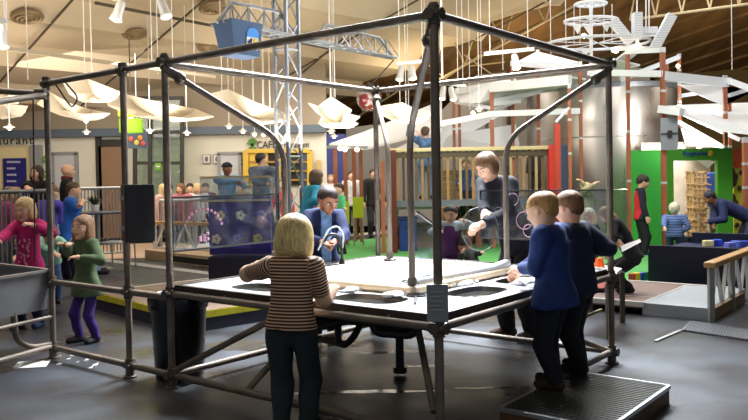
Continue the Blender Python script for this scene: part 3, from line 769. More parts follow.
# marbled ball on a wire from the boom's end
c = W(369, 98.5, 13.6)
t = thing('hanging_ball', c, 'dark marbled red and white ball hanging from the end of the truss boom', 'ball')
mm = mat('ball_marble', (110, 40, 40), .12, coat=.6)
nt = mm.node_tree; tc = nt.nodes.new('ShaderNodeTexCoord'); n = nt.nodes.new('ShaderNodeTexNoise'); n.inputs['Scale'].default_value = 3.2; n.inputs['Distortion'].default_value = 1.2
r_ = nt.nodes.new('ShaderNodeValToRGB'); e = r_.color_ramp.elements; e[0].position = .36; e[0].color = rgb(40, 44, 42); e[1].position = .62; e[1].color = rgb(150, 156, 158); x = e.new(.47); x.color = rgb(96, 30, 34); x = e.new(.55); x.color = rgb(110, 44, 46)
nt.links.new(tc.outputs['Object'], n.inputs['Vector']); nt.links.new(n.outputs['Fac'], r_.inputs['Fac']); nt.links.new(r_.outputs['Color'], nt.nodes['Principled BSDF'].inputs['Base Color'])
MB().ball(c, .225, 24).build('ball', mm, t, True)
MB().tube([c + V((0, 0, .2)), W(383, 72, 13.6), P1 - V((0, 0, .03))], .012, 6).build('cable', fr_d, t)
MB().lathe([(.03, 0), (.05, .03), (.03, .08)], c + V((0, 0, .2)), 10).build('fitting', fr_d, t, True)
# ---------------------------------------------------------------- the soap bubble table inside its pipe frame
U, Vv = V((.619, .785, 0)), V((-.785, .619, 0))
N0 = V((.315, 3.85, 0)); SA, SB = 2.313, 2.189
def T(s, t_, z): return N0 + U*s + Vv*t_ + V((0, 0, z))
pipe = mat('pipe_steel', (112, 101, 90), .52, .25, var=.3, vscale=7, rvar=.12)
clampm = mat('clamp_iron', (86, 78, 70), .45, .2, var=.2, vscale=12)
PR = .0235
tb = thing('bubble_table', T(SA/2, SB/2, 0), 'large square bubble table with wet white top inside a tall dark pipe frame', 'exhibit table')
cN, cR, cL, cB, cE, cM = T(0, 0, 0), T(SA, 0, 0), T(0, SB, 0), T(SA, SB, 0), T(0, SB+1.543, 0), T(0, SB+.49, 0)
ZT, ZM, ZB = 2.219, .645, .088
def zz(p, z): return p + V((0, 0, z))
for p, zt in ((cN, ZT+.06), (cR, ZT+.05), (cL, ZT+.06), (cE, ZT), (cM, ZT)):
    MB().tube([zz(p, .01), zz(p, zt)], PR, 14).build('post', pipe, tb, True)
    MB().lathe([(.05, 0), (.05, .012), (.032, .016), (.032, .05)], p, 16).build('foot', clampm, tb, True)
MB().tube([zz(cB, .26), zz(cB, ZT+.04)], PR, 14).build('post', pipe, tb, True)
MB().box(zz(cB, .14), (.15, .15, .28)).build('post_block', mat('block_rust', (104, 74, 50), .7, var=.2), tb)
def rail(a, b, z): MB().tube([zz(a, z), zz(b, z)], PR, 14).build('rail', pipe, tb, True)
rail(cN, cE, ZT); rail(cN, cR, ZT); rail(cR, cB, ZT - .01); rail(cB, cL, ZT - .01)
rail(cN, cR, ZM); rail(cN, cL, ZM); rail(cR, cB, ZM); rail(cB, cL, ZM)
rail(cN, cE, ZB); rail(cL, cB, ZB); rail(cR, cB, ZB)
MB().tube([zz(cR, ZB), zz(cR.lerp(cN, .42), ZB)], PR, 14).build('rail', pipe, tb, True)
rail(cL, cE, .62)
m = MB()
for p in (cN, cR, cL, cB, cE, cM):
    for z in (ZT, ZM, ZB):
        if p is cE and z == ZM: z = .62
        if p is cM and z == ZM: z = .62
        if p is cB and z == ZB: continue
        cl = MB().tube([zz(p, z-.048), zz(p, z+.048)], .032, 14)
        for dr in (U, Vv):
            if p in (cE, cM) and dr is U: continue
            cl.tube([zz(p, z) - dr*.052, zz(p, z) + dr*.052], .031, 12)
        cl.ball(zz(p, z) + (U+Vv)*-.035, .014, 8); cl.ball(zz(p, z+.03) + U*.038, .012, 8)
        cl.build('clamp', clampm, tb, True)
# bent inner arms, one from each corner
ins = .56
for (ca, s_, t_, zs) in ((cN, ins, ins, 0), (cR, SA-ins, ins, 0), (cB, SA-ins, SB-ins, 0), (cL, ins, SB-ins, 0)):
    b = T(s_, t_, 0); d = (b-ca).normalized()
    st = ca + d*.07 + V((0, 0, ZT-.09)); zbend = 1.67
    MB().tube(bend([st, zz(b, zbend), zz(b, .735)], .17), PR*.86, 12).build('arm', pipe, tb, True)
    k = MB().tube([ca + V((0, 0, ZT-.05)), ca + d*.10 + V((0, 0, ZT-.10))], .034, 12)
    k.ball(ca + d*.10 + V((0, 0, ZT-.11)), .045, 12); k.build('swivel', clampm, tb, True)
    MB().lathe([(.05, 0), (.05, .01), (.03, .02), (.028, .06)], zz(b, .74), 14).build('arm_foot', clampm, tb, True)
# braces
def brace(a, b, r=PR*.9): MB().tube([a, b], r, 12).build('brace', pipe, tb, True)
brace(T(0, SB-.03, .12), T(0, SB*.50, ZM-.03)); brace(T(.0, SB*.66, .09), T(SA*.32, SB*.62, ZM-.02), PR*.9)
brace(W(418, 328, 4.35), W(434, 412, 3.92), PR*.85)
brace(T(SA-.02, .04, .10), T(SA*.75, .32, .35), PR*.85)
# table top: ring of white laminate with eight sunk basins
lam = mat('laminate_wet', (238, 240, 244), .16, rvar=.10, vscale=5, bump=.10, bscale=14, coat=.8)
edge = mat('edge_brown', (58, 48, 40), .5)
def oval_plate(mb, s0, s1, t0, t1, holes, z):
    """flat plate cut into cells; a cell that holds a basin gets an oval opening"""
    for (a, b, c, d, hole) in holes:
        if hole is None: mb.add([T(a, c, z), T(b, c, z), T(b, d, z), T(a, d, z)], [(0, 1, 2, 3)]); continue
        hs, ht, rs, rt_ = hole; n = 32; out, inn = [], []
        for k in range(n):
            an = 2*math.pi*k/n; cs, sn = math.cos(an), math.sin(an)
            pw = lambda v_: math.copysign(abs(v_)**.62, v_)
            inn.append(T(hs + rs*pw(cs), ht + rt_*pw(sn), z))
            kx = ((b if cs > 0 else a)-hs)/cs if abs(cs) > 1e-6 else 1e9; ky = ((d if sn > 0 else c)-ht)/sn if abs(sn) > 1e-6 else 1e9
            q = min(kx, ky); out.append(T(hs + cs*q, ht + sn*q, z))
        mb.add(out + inn, [(k, (k+1) % n, n+(k+1) % n, n+k) for k in range(n)])
        for (x, y) in ((a, c), (b, c), (b, d), (a, d)):
            an = math.atan2(y-ht, x-hs) % (2*math.pi); k = int(an/(2*math.pi)*n)
            mb.add([out[k], T(x, y, z), out[(k+1) % n]], [(0, 1, 2)])
e0, w_ = .03, .53
bas, cells = [], []
s1, t1 = SA-e0, SB-e0
def strip(along_s, lo, hi, c0, c1, fr):
    cuts = sorted(fr); L_ = hi-lo; edges = [lo] + [lo + L_*.5*(1+0) for _ in (0,)] + [hi]
    for i, f in enumerate(fr):
        a, b = edges[i], edges[i+1]; hc_ = lo + L_*f; mid = (c0+c1)/2
        if along_s: h = (hc_, mid, .23, .145); cells.append((a, b, c0, c1, h))
        else: h = (mid, hc_, .145, .23); cells.append((c0, c1, a, b, h))
        bas.append(h)
strip(False, e0, t1, e0, w_, (.30, .72)); strip(False, e0, t1, s1-w_+e0, s1, (.28, .72))
strip(True, w_, s1-w_+e0, e0, w_, (.25, .75)); strip(True, w_, s1-w_+e0, t1-w_+e0, t1, (.25, .75))
m = MB(); oval_plate(m, 0, 0, 0, 0, cells, .70)
m.add([T(w_, w_, .699), T(s1-w_+e0, w_, .699), T(s1-w_+e0, t1-w_+e0, .699), T(w_, t1-w_+e0, .699)], [(0, 1, 2, 3)])
top = m.build('table_top', lam, tb)
m = MB()
for a, b in (((e0, e0), (s1, e0)), ((s1, e0), (s1, t1)), ((s1, t1), (e0, t1)), ((e0, t1), (e0, e0))): m.bar(T(a[0], a[1], .683), T(b[0], b[1], .683), .03, .045)
m.build('table_edge', edge, tb)
MB().box(T(SA/2, SB/2, .64), (SA-.3, SB-.3, .02), Matrix.Rotation(.903, 3, 'Z')).build('under_board', edge, tb)
bm_ = mat('basin_steel', (104, 104, 102), .32, .6, var=.2, vscale=6)
water = mat('soap_water', (60, 60, 58), .06, coat=.5)
for hs, ht, rs, rt_ in bas:
    n = 28; pw = lambda v_: math.copysign(abs(v_)**.62, v_); rg = []
    for (k_, z) in ((1.0, .702), (.93, .66), (.7, .645)):
        rg.append([T(hs + rs*k_*pw(math.cos(2*math.pi*i/n)), ht + rt_*k_*pw(math.sin(2*math.pi*i/n)), z) for i in range(n)])
    m = MB(); m.add([p for g in rg for p in g], [(j*n+i, j*n+(i+1) % n, (j+1)*n+(i+1) % n, (j+1)*n+i) for j in range(2) for i in range(n)] + [tuple(2*n+i for i in range(n))])
    b_ = m.build('basin', bm_, tb, True)
    m = MB(); m.add([T(hs + rs*.95*pw(math.cos(2*math.pi*i/n)), ht + rt_*.95*pw(math.sin(2*math.pi*i/n)), .672) for i in range(n)], [tuple(range(n))])
    m.build('soap_water', water, b_)
# raised inner tray with cream rim
a0, a1, b0, b1 = w_-.02, s1-w_+.05, w_-.02, t1-w_+.05
MB().prism([T(a0, b0, .70), T(a1, b0, .70), T(a1, b1, .70), T(a0, b1, .70)], (0, 0, .035)).build('inner_tray', mat('tray_white', (242, 243, 246), .12, rvar=.06, vscale=3, bump=.06, bscale=9, coat=.6), tb, bevel=.008)
m = MB()
for a, b in (((a0, b0), (a1, b0)), ((a1, b0), (a1, b1)), ((a1, b1), (a0, b1)), ((a0, b1), (a0, b0))): m.tube([T(a[0], a[1], .728), T(b[0], b[1], .728)], .026, 10)
m.build('tray_rim', mat('rim_cream', (206, 186, 156), .35), tb, True)
# stand-off pegs between rail and top, and drain plumbing below
m = MB()
for k in (.15, .3, .45, .6, .75, .9):
    m.tube([T(0, SB*k, ZM), T(.03, SB*k, .68)], .011, 8); m.tube([T(SA*k, 0, ZM), T(SA*k, .03, .68)], .011, 8)
m.build('standoffs', clampm, tb, True)
drain = mat('drain_black', (40, 38, 36), .4)
for pts in ([T(.30, .42, .63), T(.30, .42, .56), T(.35, .9, .54), T(.33, 1.22, .45), T(.33, 1.5, .44), T(.45, 1.7, .6)], [T(.3, .66, .64), T(.3, .66, .50), T(.36, .40, .50), T(.36, .40, .63)], [T(.28, 1.3, .64), T(.3, 1.3, .52), T(.5, 1.25, .5), T(1.1, 1.15, .47)]):
    MB().tube(bend(pts, .06, 4), .028, 12).build('drain_pipe', drain, tb, True)
for pts in ([W(300, 334, 5.5), W(346, 345, 5.05), W(353, 338, 5.0), W(364, 318, 4.9)], [W(366, 322, 4.95), W(385, 327, 4.75), W(404, 336, 4.6), W(410, 316, 4.5)], [W(338, 316, 5.1), W(338, 342, 5.1)]):
    MB().tube(bend(pts, .05, 4), .024, 12).build('drain_pipe', drain, tb, True)
MB().tube([T(1.15, 1.1, .02), T(1.15, 1.1, .6)], .03, 14).build('drain_leg', drain, tb, True)
MB().tube([T(1.15, 1.1, .02), T(1.15, 1.1, .06)], .05, 14).build('drain_foot', drain, tb, True)
MB().tube(bend([T(SA-.05, .05, .40), T(SA-.2, .14, .36), T(SA-.28, .2, .2), T(SA-.06, .1, .12)], .1), .012, 10).build('hose', mat('hose_ochre', (150, 128, 60), .5), tb, True)
# clear splash panels with printed marks
clear = clear_mat('acrylic_clear', (226, 232, 236), .05, .045)
def splash(a, b, z0, z1, nm):
    d = (b-a).normalized(); nrm_ = V((-d.y, d.x, 0))
    o = MB().prism([zz(a, z0), zz(b, z0), zz(b, z1), zz(a, z1)], nrm_*.006).build('splash_panel', clear, tb)
    f = MB(); f.bar(zz(a, z1), zz(b, z1), .014, .012); f.bar(zz(a, z0), zz(b, z0), .014, .012); f.bar(zz(a, z0), zz(a, z1), .014, .012); f.bar(zz(b, z0), zz(b, z1), .014, .012)
    f.build('panel_frame', mat('frame_black', (36, 36, 36), .4), o); return o, d, nrm_
pin = mat('print_pink', (196, 150, 178), .6)
o1, d1, n1 = splash(T(.03, SB, 0), T(1.05, SB, 0), .93, 1.30, 'a')
m = MB()
c = T(.30, SB, 1.06)
for k in range(13):
    an = math.radians(15+k*12.5); p = c + d1*(.17*math.cos(an)) + V((0, 0, .15*math.sin(an))); m.ball(p - n1*.004, .011, 6, (1, .5, 1.2))
for k in range(7):
    p = c + d1*(.04*math.sin(k*2.1)+.0) + V((0, 0, -.02 - .05*abs(math.cos(k*1.7)))); m.ball(p - n1*.004, .013, 6)
m.build('printed_ring', pin, o1)
o2, d2, n2 = splash(T(SA, .02, 0), T(SA, 1.1, 0), .90, 1.29, 'b')
m = MB(); c = T(SA, .33, 1.02)
for k in range(16):
    an = math.radians(-15+k*13); p = c + d2*(.17*math.cos(an)) + V((0, 0, .15*math.sin(an))); m.ball(p + n2*.004, .010, 6, (1, .5, 1.1))
for (tt, zz_, rr) in ((.80, 1.22, .05), (.93, 1.12, .035), (.70, 1.05, .07), (.66, .97, .05)):
    m.torus(T(SA, tt, zz_) + n2*.004, rr, .0035, 20, 6, Matrix((d2, V((0, 0, 1)), n2)).transposed())
m.build('printed_ring', pin, o2)
# upright clear film board standing in the tray
o = MB().prism([W(413, 285, 4.72), W(436, 285, 4.98), W(436, 226, 4.98), W(417, 212, 4.72)], (.005, .003, 0)).build('film_board', clear, tb)
MB().bar(W(417, 212, 4.72), W(436, 226, 4.98), .014, .014).build('board_edge', clampm, o)
# small grey instruction plate at the nearest corner
pc = cN - (U+Vv)*.005
a, b = W(427, 322, 3.80), W(448, 284, 3.80)
o = MB().box(((a.x+b.x)/2, 3.80, (a.z+b.z)/2), (b.x-a.x, .012, b.z-a.z), Matrix.Rotation(-.06, 3, 'Z')).build('sign_plate', mat('plate_grey', (128, 134, 138), .4), tb, bevel=.004)
m = MB()
for k in range(5): m.bar(W(430, 292+k*4.5, 3.788), W(444-(k % 2)*4, 292+k*4.5, 3.788), .002, .004)
m.build('sign_print', mat('plate_print', (168, 174, 178), .5), o)
MB().tube([cN + V((0, 0, .70)), V(((a.x+b.x)/2, 3.806, .72))], .012, 8).build('sign_bracket', clampm, tb)
# black screen housing clamped to the extra frame post
c = cM + V((.075, .03, 0)); 
o = MB().box(zz(c, 1.19), (.205, .17, .41), Matrix.Rotation(.5, 3, 'Z')).build('screen_housing', mat('housing_black', (18, 20, 30), .35), tb, bevel=.008)
m = MB()
for z in (1.08, 1.30): m.box(zz(cM, z) + V((.0, -.02, 0)), (.05, .07, .03))
m.build('bracket', mat('galvanised', (150, 154, 160), .4, .8), o)
m = MB().box(zz(c, 1.19) + Matrix.Rotation(.5, 3, 'Z') @ V((.104, 0, 0)), (.006, .14, .35), Matrix.Rotation(.5, 3, 'Z')); m.build('screen', mat('screen_navy', (24, 34, 70), .15), o)
# things lying on the wet top
foamm = mat('soap_foam', (240, 242, 244), .6, bump=.6, bscale=60)
def foam(s_, t_, n, spread, lb):
    m = MB(); rr = random.Random(int(s_*100+t_*10))
    for i in range(n):
        r0 = rr.uniform(.014, .032); m.ball(T(s_ + rr.gauss(0, spread), t_ + rr.gauss(0, spread*.5), .70 + r0*.35 + (.035 if w_ < s_ < s1-w_ and w_ < t_ < t1-w_ else 0)), r0, 10, (1.3, 1.3, .7))
    tag(m.build('foam_heap', foamm, None, True), lb, 'foam', kind='stuff')
foam(.16, .95, 20, .05, 'white soap foam on the table edge between two basins, nearest the camera')
foam(1.05, .50, 24, .06, 'white soap foam by the cream rim, near the nearest boy')
foam(1.35, .2, 18, .05, 'white soap foam beside the right hand basin where the boys play')
def wand(p0, p1, R, lb):
    t = thing('bubble_wand', p0, lb, 'bubble wand'); d = (p1-p0); M = Matrix.Rotation(math.atan2(d.y, d.x), 3, 'Z')
    MB().tube(bend([p0, p0.lerp(p1, .5) + V((0, 0, .012)), p1], .1), .006, 8).build('handle', mat('wand_grey', (70, 72, 76), .4, .5), t, True)
    MB().torus(p1 + d.normalized()*R, R, .005, 24, 6, M).build('loop', mat('wand_grey', (70, 72, 76), .4, .5), t, True)
wand(T(.13, 1.1, .712), T(.34, .98, .712), .06, 'thin wire bubble wand lying over the nearest left basin')
wand(T(.22, .30, .712), T(.40, .42, .715), .06, 'thin wire bubble wand lying near the grey instruction plate')
wand(T(1.35, .75, .745), T(1.1, .62, .745), .07, 'thin wire bubble wand lying on the raised inner tray')
wand(T(1.15, .75, .745), T(.8, .72, .745), .05, 'thin dark wand lying behind the nearest upright arm')
t = tag(MB().tube([T(.62, .58, .755), T(1.45, .53, .76), T(1.72, .54, .775)], .03, 12).build('foam_tube', mat('tube_grey', (190, 192, 196), .4), None, True), 'grey padded tube lying along the tray rim towards the two boys', 'tube')
# black gooseneck tap in front of the boy in the blue jacket
g0 = W(342, 262, 6.15); g0.z = .70
t = thing('gooseneck_tap', g0, 'black gooseneck soap tap standing at the far left edge of the table', 'tap')
MB().tube(bend([g0, g0 + V((0, 0, .17)), g0 + V((-.03, 0, .26)), g0 + V((-.10, -.02, .27)), g0 + V((-.14, -.03, .2))], .06), .011, 10).build('neck', drain, t, True)
MB().lathe([(.035, 0), (.03, .02), (.018, .04), (.018, .07)], g0, 14).build('base', drain, t, True)
# ---------------------------------------------------------------- bin, paper, step
c = W(179, 330, 5.52); c.z = 0
t = thing('waste_bin', c, 'tall black waste bin lined with a bag, under the frame beside the table', 'bin')
MB().lathe([(.165, .0), (.172, .02), (.20, .56), (.205, .58), (.19, .585), (.18, .5), (.17, .05)], c, 28).build('body', mat('bin_black', (20, 20, 24), .35, bump=.2, bscale=12), t, True)
m = MB(); n = 40; rg = []
for j, (r_, z) in enumerate(((.208, .50), (.214, .57), (.205, .60), (.19, .585), (.17, .5))):
    rg.append([c + V(((r_ + .006*math.sin(i*2.3+j*1.7))*math.cos(2*math.pi*i/n), (r_ + .006*math.sin(i*1.9+j))*math.sin(2*math.pi*i/n), z + .012*math.sin(i*1.3)*(j < 2))) for i in range(n)])
m.add([p for g in rg for p in g], [(j*n+i, j*n+(i+1) % n, (j+1)*n+(i+1) % n, (j+1)*n+i) for j in range(4) for i in range(n)]); m.build('liner_bag', mat('bag_black', (36, 38, 46), .18), t, True)
a = G(28, 367)
t = MB().prism([G(12, 369), G(18, 362.5), G(51, 360), G(46, 367)], (0, 0, .004)).build('paper_sheet', mat('paper_white', (216, 216, 214), .7)); tag(t, 'white sheet of paper lying on the floor by the left frame post', 'paper')
for i, (px, py) in enumerate(((58, 357), (66, 360), (70, 356), (76, 363), (84, 361), (92, 366), (63, 352), (88, 369), (56, 365), (98, 362))):
    p = G(px, py); sz = .018 + .008*(i % 3)
    tag(MB().prism([p, p + V((sz, .01, 0)), p + V((sz*1.2, sz, .012)), p + V((.0, sz*1.1, .004))], (0, 0, .003)).build('paper_scrap', mat('paper_white', (216, 216, 214), .7)), 'small white paper scrap on the floor at the foot of the left post', 'scrap', 'paper scraps by the left post')
# chequer plate step for the boys
st0 = T(.62, -.03, 0)
def S_(a, b, z): return N0 + U*a - Vv*b + V((0, 0, z))
t = thing('step_platform', S_(1.25, .33, 0), 'low wooden step with ribbed dark metal deck, the two boys standing on it', 'step')
a0, a1, b0, b1 = .54, 1.53, .04, .66
MB().prism([S_(a0, b0, 0), S_(a1, b0, 0), S_(a1, b1, 0), S_(a0, b1, 0)], (0, 0, .10)).build('box', mat('step_wood', (92, 68, 46), .6, var=.3, vscale=3, stretch=(1, 1, 6)), t)
MB().prism([S_(a0, b0, .10), S_(a1, b0, .10), S_(a1, b1, .10), S_(a0, b1, .10)], (0, 0, .008)).build('deck', mat('deck_steel', (96, 98, 100), .3, .85, var=.2, vscale=8), t)
m = MB(); k = a0+.02
while k < a1-.01:
    m.bar(S_(k, b0+.01, .109), S_(k, b1-.01, .109), .012, .006); k += .036
m.build('deck_ribs', mat('rib_steel', (112, 112, 110), .28, .85), t)
m = MB()
for p, q in (((a0, b0), (a1, b0)), ((a1, b0), (a1, b1)), ((a1, b1), (a0, b1)), ((a0, b1), (a0, b0))): m.bar(S_(p[0], p[1], .103), S_(q[0], q[1], .103), .02, .022)
m.build('trim', mat('trim_alu', (190, 192, 194), .35, .8), t)
# ---------------------------------------------------------------- trough with its own frame at the left
t = thing('metal_trough', V((-3.1, 5.9, 0)), 'grey sheet metal trough on a pipe stand at the far left, two girls behind it', 'trough')
K0 = cE + V((-.03, -.02, 0)); e1 = V((-.62, -.785, 0)); e2 = V((-.785, .619, 0)); 
e1 = (G(0, 279, .71) - G(51, 271, .71)).normalized(); e2 = (G(0, 264, .71) - G(51, 270, .71)).normalized()
K = G(50, 270.5, .71); K.z = 0
LA, LB = 1.5, 1.6
inn = .0
m = MB()
def Q(a, b, z): return K + e1*a + e2*b + V((0, 0, z))
for (p, q) in (((0, 0), (LA, 0)), ((LA, 0), (LA, LB)), ((LA, LB), (0, LB)), ((0, LB), (0, 0))):
    pi, qi = [(.03 + x*(LA-.06)/LA if i == 0 else .03 + x*(LB-.06)/LB) for i, x in enumerate(p)], [(.03 + x*(LA-.06)/LA if i == 0 else .03 + x*(LB-.06)/LB) for i, x in enumerate(q)]
    m.add([Q(p[0], p[1], .71), Q(q[0], q[1], .71), Q(*qi, .40), Q(*pi, .40)], [(0, 1, 2, 3)])
m.add([Q(.03, .03, .40), Q(LA-.03, .03, .40), Q(LA-.03, LB-.03, .40), Q(.03, LB-.03, .40)], [(0, 1, 2, 3)])
o = m.build('tub', mat('trough_metal', (132, 132, 134), .42, .55, var=.15, vscale=3), t); sd = o.modifiers.new('thick', 'SOLIDIFY'); sd.thickness = .012
m = MB()
for (p, q) in (((0, 0), (LA, 0)), ((LA, 0), (LA, LB)), ((LA, LB), (0, LB)), ((0, LB), (0, 0))): m.bar(Q(p[0], p[1], .712), Q(q[0], q[1], .712), .035, .02)
m.build('rim', mat('rim_steel', (168, 166, 164), .35, .8), t)
MB().tube([zz(cE, .1), zz(cE, .1) + e1*1.4], PR, 12).build('rail', pipe, t, True)
MB().tube([zz(cE, .34), zz(cE, .34) + e1*1.3], PR*.7, 12).build('rail', pipe, t, True)
MB().tube(bend([Q(.35, .05, .42), Q(.33, .05, .2), Q(.2, .02, .12), zz(cE, .12)], .1), PR, 12).build('brace', pipe, t, True)
MB().tube([Q(LA-.2, .2, .0), Q(LA-.2, .2, .42)], PR, 12).build('leg', pipe, t, True); MB().tube([Q(.3, LB-.2, .0), Q(.3, LB-.2, .42)], PR, 12).build('leg', pipe, t, True); MB().tube([Q(LA-.2, LB-.2, .0), Q(LA-.2, LB-.2, .42)], PR, 12).build('leg', pipe, t, True)
MB().tube([W(44, 95, 6.1), W(-30, 106, 5.0)], PR, 12).build('top_rail', pipe, t, True)
MB().tube([W(45, 94, 6.1), W(-30, 89, 6.6)], PR*1.1, 12).build('top_rail', pipe, t, True)
MB().tube([W(36, 94, 6.1), W(46, 94, 6.1)], .045, 12).build('clamp', clampm, t, True)
MB().tube([W(46, 95, 6.12), zz(cE, W(46, 96, 6.16).z)], PR, 12).build('joint', clampm, t, True)
# thin cables on the left frame
m = tag(MB().tube([W(33, 95, 6.1), W(34, 170, 6.1), W(35, 262, 6.1)], .006, 6).build('loose_cable', fr_d), 'thin dark cord hanging from the left frame down to the trough', 'cord')
m = tag(MB().tube(bend([zz(cE, ZT) + (cN-cE).normalized()*.12, W(66, 100, 6.1), W(72, 108, 6.1), W(79, 98, 6.05), zz(cE, ZT) + (cN-cE).normalized()*.26], .2), .007, 6).build('cable_loop', fr_d), 'loose black cable loop hanging under the left top rail', 'cable')
# ---------------------------------------------------------------- low stage with yellow edge, exhibit board on it
A0 = G(93, 308.5); C0 = G(186, 334)
fd = (C0-A0).normalized(); bd = V((-fd.y, fd.x, 0)); hs_ = .19; Lf = (C0-A0).length
t = thing('low_stage', A0.lerp(C0, .5), 'low dark blue stage with a worn yellow stripe along its front edges and tan top', 'stage')
def ST(a, b, z): return A0 + fd*a + bd*b + V((0, 0, z))
MB().prism([ST(0, 0, 0), ST(Lf, 0, 0), ST(Lf, 3.2, 0), ST(0, 3.2, 0)], (0, 0, hs_-.01)).build('riser', mat('riser_navy', (44, 42, 60), .6, var=.15), t)
MB().prism([ST(0, 0, hs_-.01), ST(Lf, 0, hs_-.01), ST(Lf, 3.2, hs_-.01), ST(0, 3.2, hs_-.01)], (0, 0, .012)).build('top', mat('stage_tan', (128, 110, 98), .5, var=.12), t)
m = MB(); yz = hs_-.035
m.bar(ST(0, -.006, yz), ST(Lf, -.006, yz), .012, .065); m.bar(ST(Lf+.006, 0, yz), ST(Lf+.006, 3.2, yz), .012, .065)
m.build('yellow_stripe', mat('stripe_yellow', (196, 186, 40), .5, var=.15), t)
m = MB().bar(ST(.02, 0, hs_+.004), ST(.02, 3.2, hs_+.004), .035, .006); m.build('white_line', mat('strip_white', (225, 220, 215), .5), t)
# exhibit stand: navy base, printed board of violet flowers
d = 8.75; a, b = W(208, 256, d), W(305, 256, d)
t = thing('flower_board_stand', V(((a.x+b.x)/2, d, hs_)), 'dark navy exhibit stand on the stage carrying a board of violet flower photographs', 'exhibit stand')
navy = mat('stand_navy', (18, 22, 48), .45)
zt = W(208, 257, d).z
MB().box(((a.x+b.x)/2, d+.25, (zt+hs_)/2), (b.x-a.x, .5, zt-hs_)).build('base', navy, t, bevel=.01)
p, q = W(209, 250, d+.15), W(270, 202, d+.15)
bd_ = MB().box(((p.x+q.x)/2, d+.2, (p.z+q.z)/2), (q.x-p.x, .05, q.z-p.z+.12)).build('board', mat('board_violet', (60, 52, 140), .4, var=.25, vscale=5), t)
for i in range(3):
    for j in range(2):
        k = MB().box((p.x + (q.x-p.x)*(i+.5)/3, d+.17, p.z + (q.z-p.z)*(j+.5)/2), ((q.x-p.x)/3-.015, .012, (q.z-p.z)/2-.02)); k_ = k.build('photograph', mat('photo_violet%d' % ((i+j) % 2), ((58, 46, 150), (76, 66, 168))[(i+j) % 2], .35, var=.3, vscale=9), bd_)
        cx = p.x + (q.x-p.x)*(i+.35+.2*j)/3; cz = p.z + (q.z-p.z)*(j+.45)/2; m = MB()
        for s_ in range(5):
            an = s_*1.257; m.ball((cx + .035*math.cos(an), d+.16, cz + .035*math.sin(an)), .026, 8, (1, .25, 1))
        m.build('flower', mat('petal_%d' % ((i+2*j) % 3), ((226, 206, 190), (128, 120, 210), (214, 190, 120))[(i+2*j) % 3], .6), k_, True)
p2, q2 = W(205, 192, d+.25), W(272, 168, d+.25)
MB().prism([V((p2.x, d, p2.z-.1)), V((q2.x, d, p2.z-.1)), V((q2.x, d, q2.z-.10)), V((p2.x, d, q2.z-.10))], (0, .5, 0)).build('clear_case', clear_mat('acrylic_case', (225, 232, 236), .05, .14), t)
m = MB()
for zz2 in (p2.z-.1, q2.z-.10): m.bar((p2.x, d, zz2), (q2.x, d, zz2), .025, .025); 
m.build('case_edge', mat('edge_tan', (196, 178, 140), .5), t)

# thin films of spilt soapy water on the concrete
wet = mat('floor_water', (70, 66, 60), .2, rvar=.12, vscale=6)
def puddle(px, py, rx, ry, seed, lb):
    rr = random.Random(seed); c = G(px, py); n = 40; ph = [rr.uniform(0, 6.28) for _ in range(4)]
    pts = []
    for k in range(n):
        a = 2*math.pi*k/n; r_ = 1 + .22*math.sin(2*a+ph[0]) + .16*math.sin(3*a+ph[1]) + .12*math.sin(5*a+ph[2]) + .07*math.sin(9*a+ph[3])
        pts.append(c + V((rx*r_*math.cos(a), ry*r_*math.sin(a), .0012)))
    m = MB(); m.add(pts, [tuple(range(n))]); tag(m.build('puddle', wet), lb, 'puddle', kind='stuff')
for i, (px, py, rx, ry, lb) in enumerate(((480, 318, .5, .28, 'wide thin puddle under the far right half of the table'), (395, 352, .34, .05, 'long wet streak on the floor under the table, nearest its drain leg'), (360, 392, .42, .045, 'long wet streak beside the striped child, under the near rail'),
        (480, 388, .16, .03, 'short wet streak left of the low step'), (240, 345, .3, .2, 'pale wet patch on the floor behind the braces of the table'), (425, 366, .22, .03, 'thin wet streak beside the nearest leg of the table'), (320, 345, .3, .1, 'wet patch under the table by the drain pipes'))): puddle(px, py, rx, ry, i+1, lb)
foam(.46, .62, 26, .05, 'white soap foam against the cream rim, behind the nearest basin')
foam(.50, .95, 16, .04, 'white soap foam against the cream rim, close to the striped child')
# ---------------------------------------------------------------- far ramp with rail, cafe barriers and tables
def zigzag_rail(t, a, b, zr, zd, woodm, whitem, n=5, hw=.055):
    MB().bar(zz(a, zr), zz(b, zr), hw*1.6, hw).build('handrail', woodm, t, bevel=.006)
    m = MB(); L_ = (b-a).length
    for k in range(n):
        p, q, r_ = a.lerp(b, k/n), a.lerp(b, (k+.5)/n), a.lerp(b, (k+1)/n)
        m.bar(zz(p, zd), zz(q, zr-.03), .03, .03); m.bar(zz(q, zr-.03), zz(r_, zd), .03, .03)
    m.bar(zz(a, zd+.02), zz(b, zd+.02), .035, .035)
    m.build('bracing', whitem, t)
    m = MB()
    for k in range(0, n+1, 2): p = a.lerp(b, k/n); m.bar(zz(p, .0), zz(p, zr-.02), .05, .05)
    m.build('post', whitem, t)
wood = mat('wood_pale', (206, 160, 104), .45, var=.18, vscale=3, stretch=(1, 1, 8))
raw = mat('post_white', (206, 206, 204), .5)
a = G(145, 259); b = G(235, 270)
t = thing('far_ramp', a.lerp(b, .5), 'low tan ramp with a wooden rail on white zigzag bracing, in front of the cafe', 'ramp')
MB().prism([a, b, b + V((.85, 1.55, 0)), a + V((.3, 1.5, 0))], (0, 0, .17)).build('deck', mat('deck_tan', (176, 152, 124), .5, var=.1), t)
m = MB().prism([a.lerp(b, .3) + V((0, -.01, .02)), b + V((0, -.01, .02)), b + V((0, -.01, .12)), a.lerp(b, .3) + V((0, -.01, .12))], (0, .008, 0)); m.build('deck_shade', mat('gap_shade', (30, 24, 20), .8), t)  # dark strip painted for the shade under the deck edge
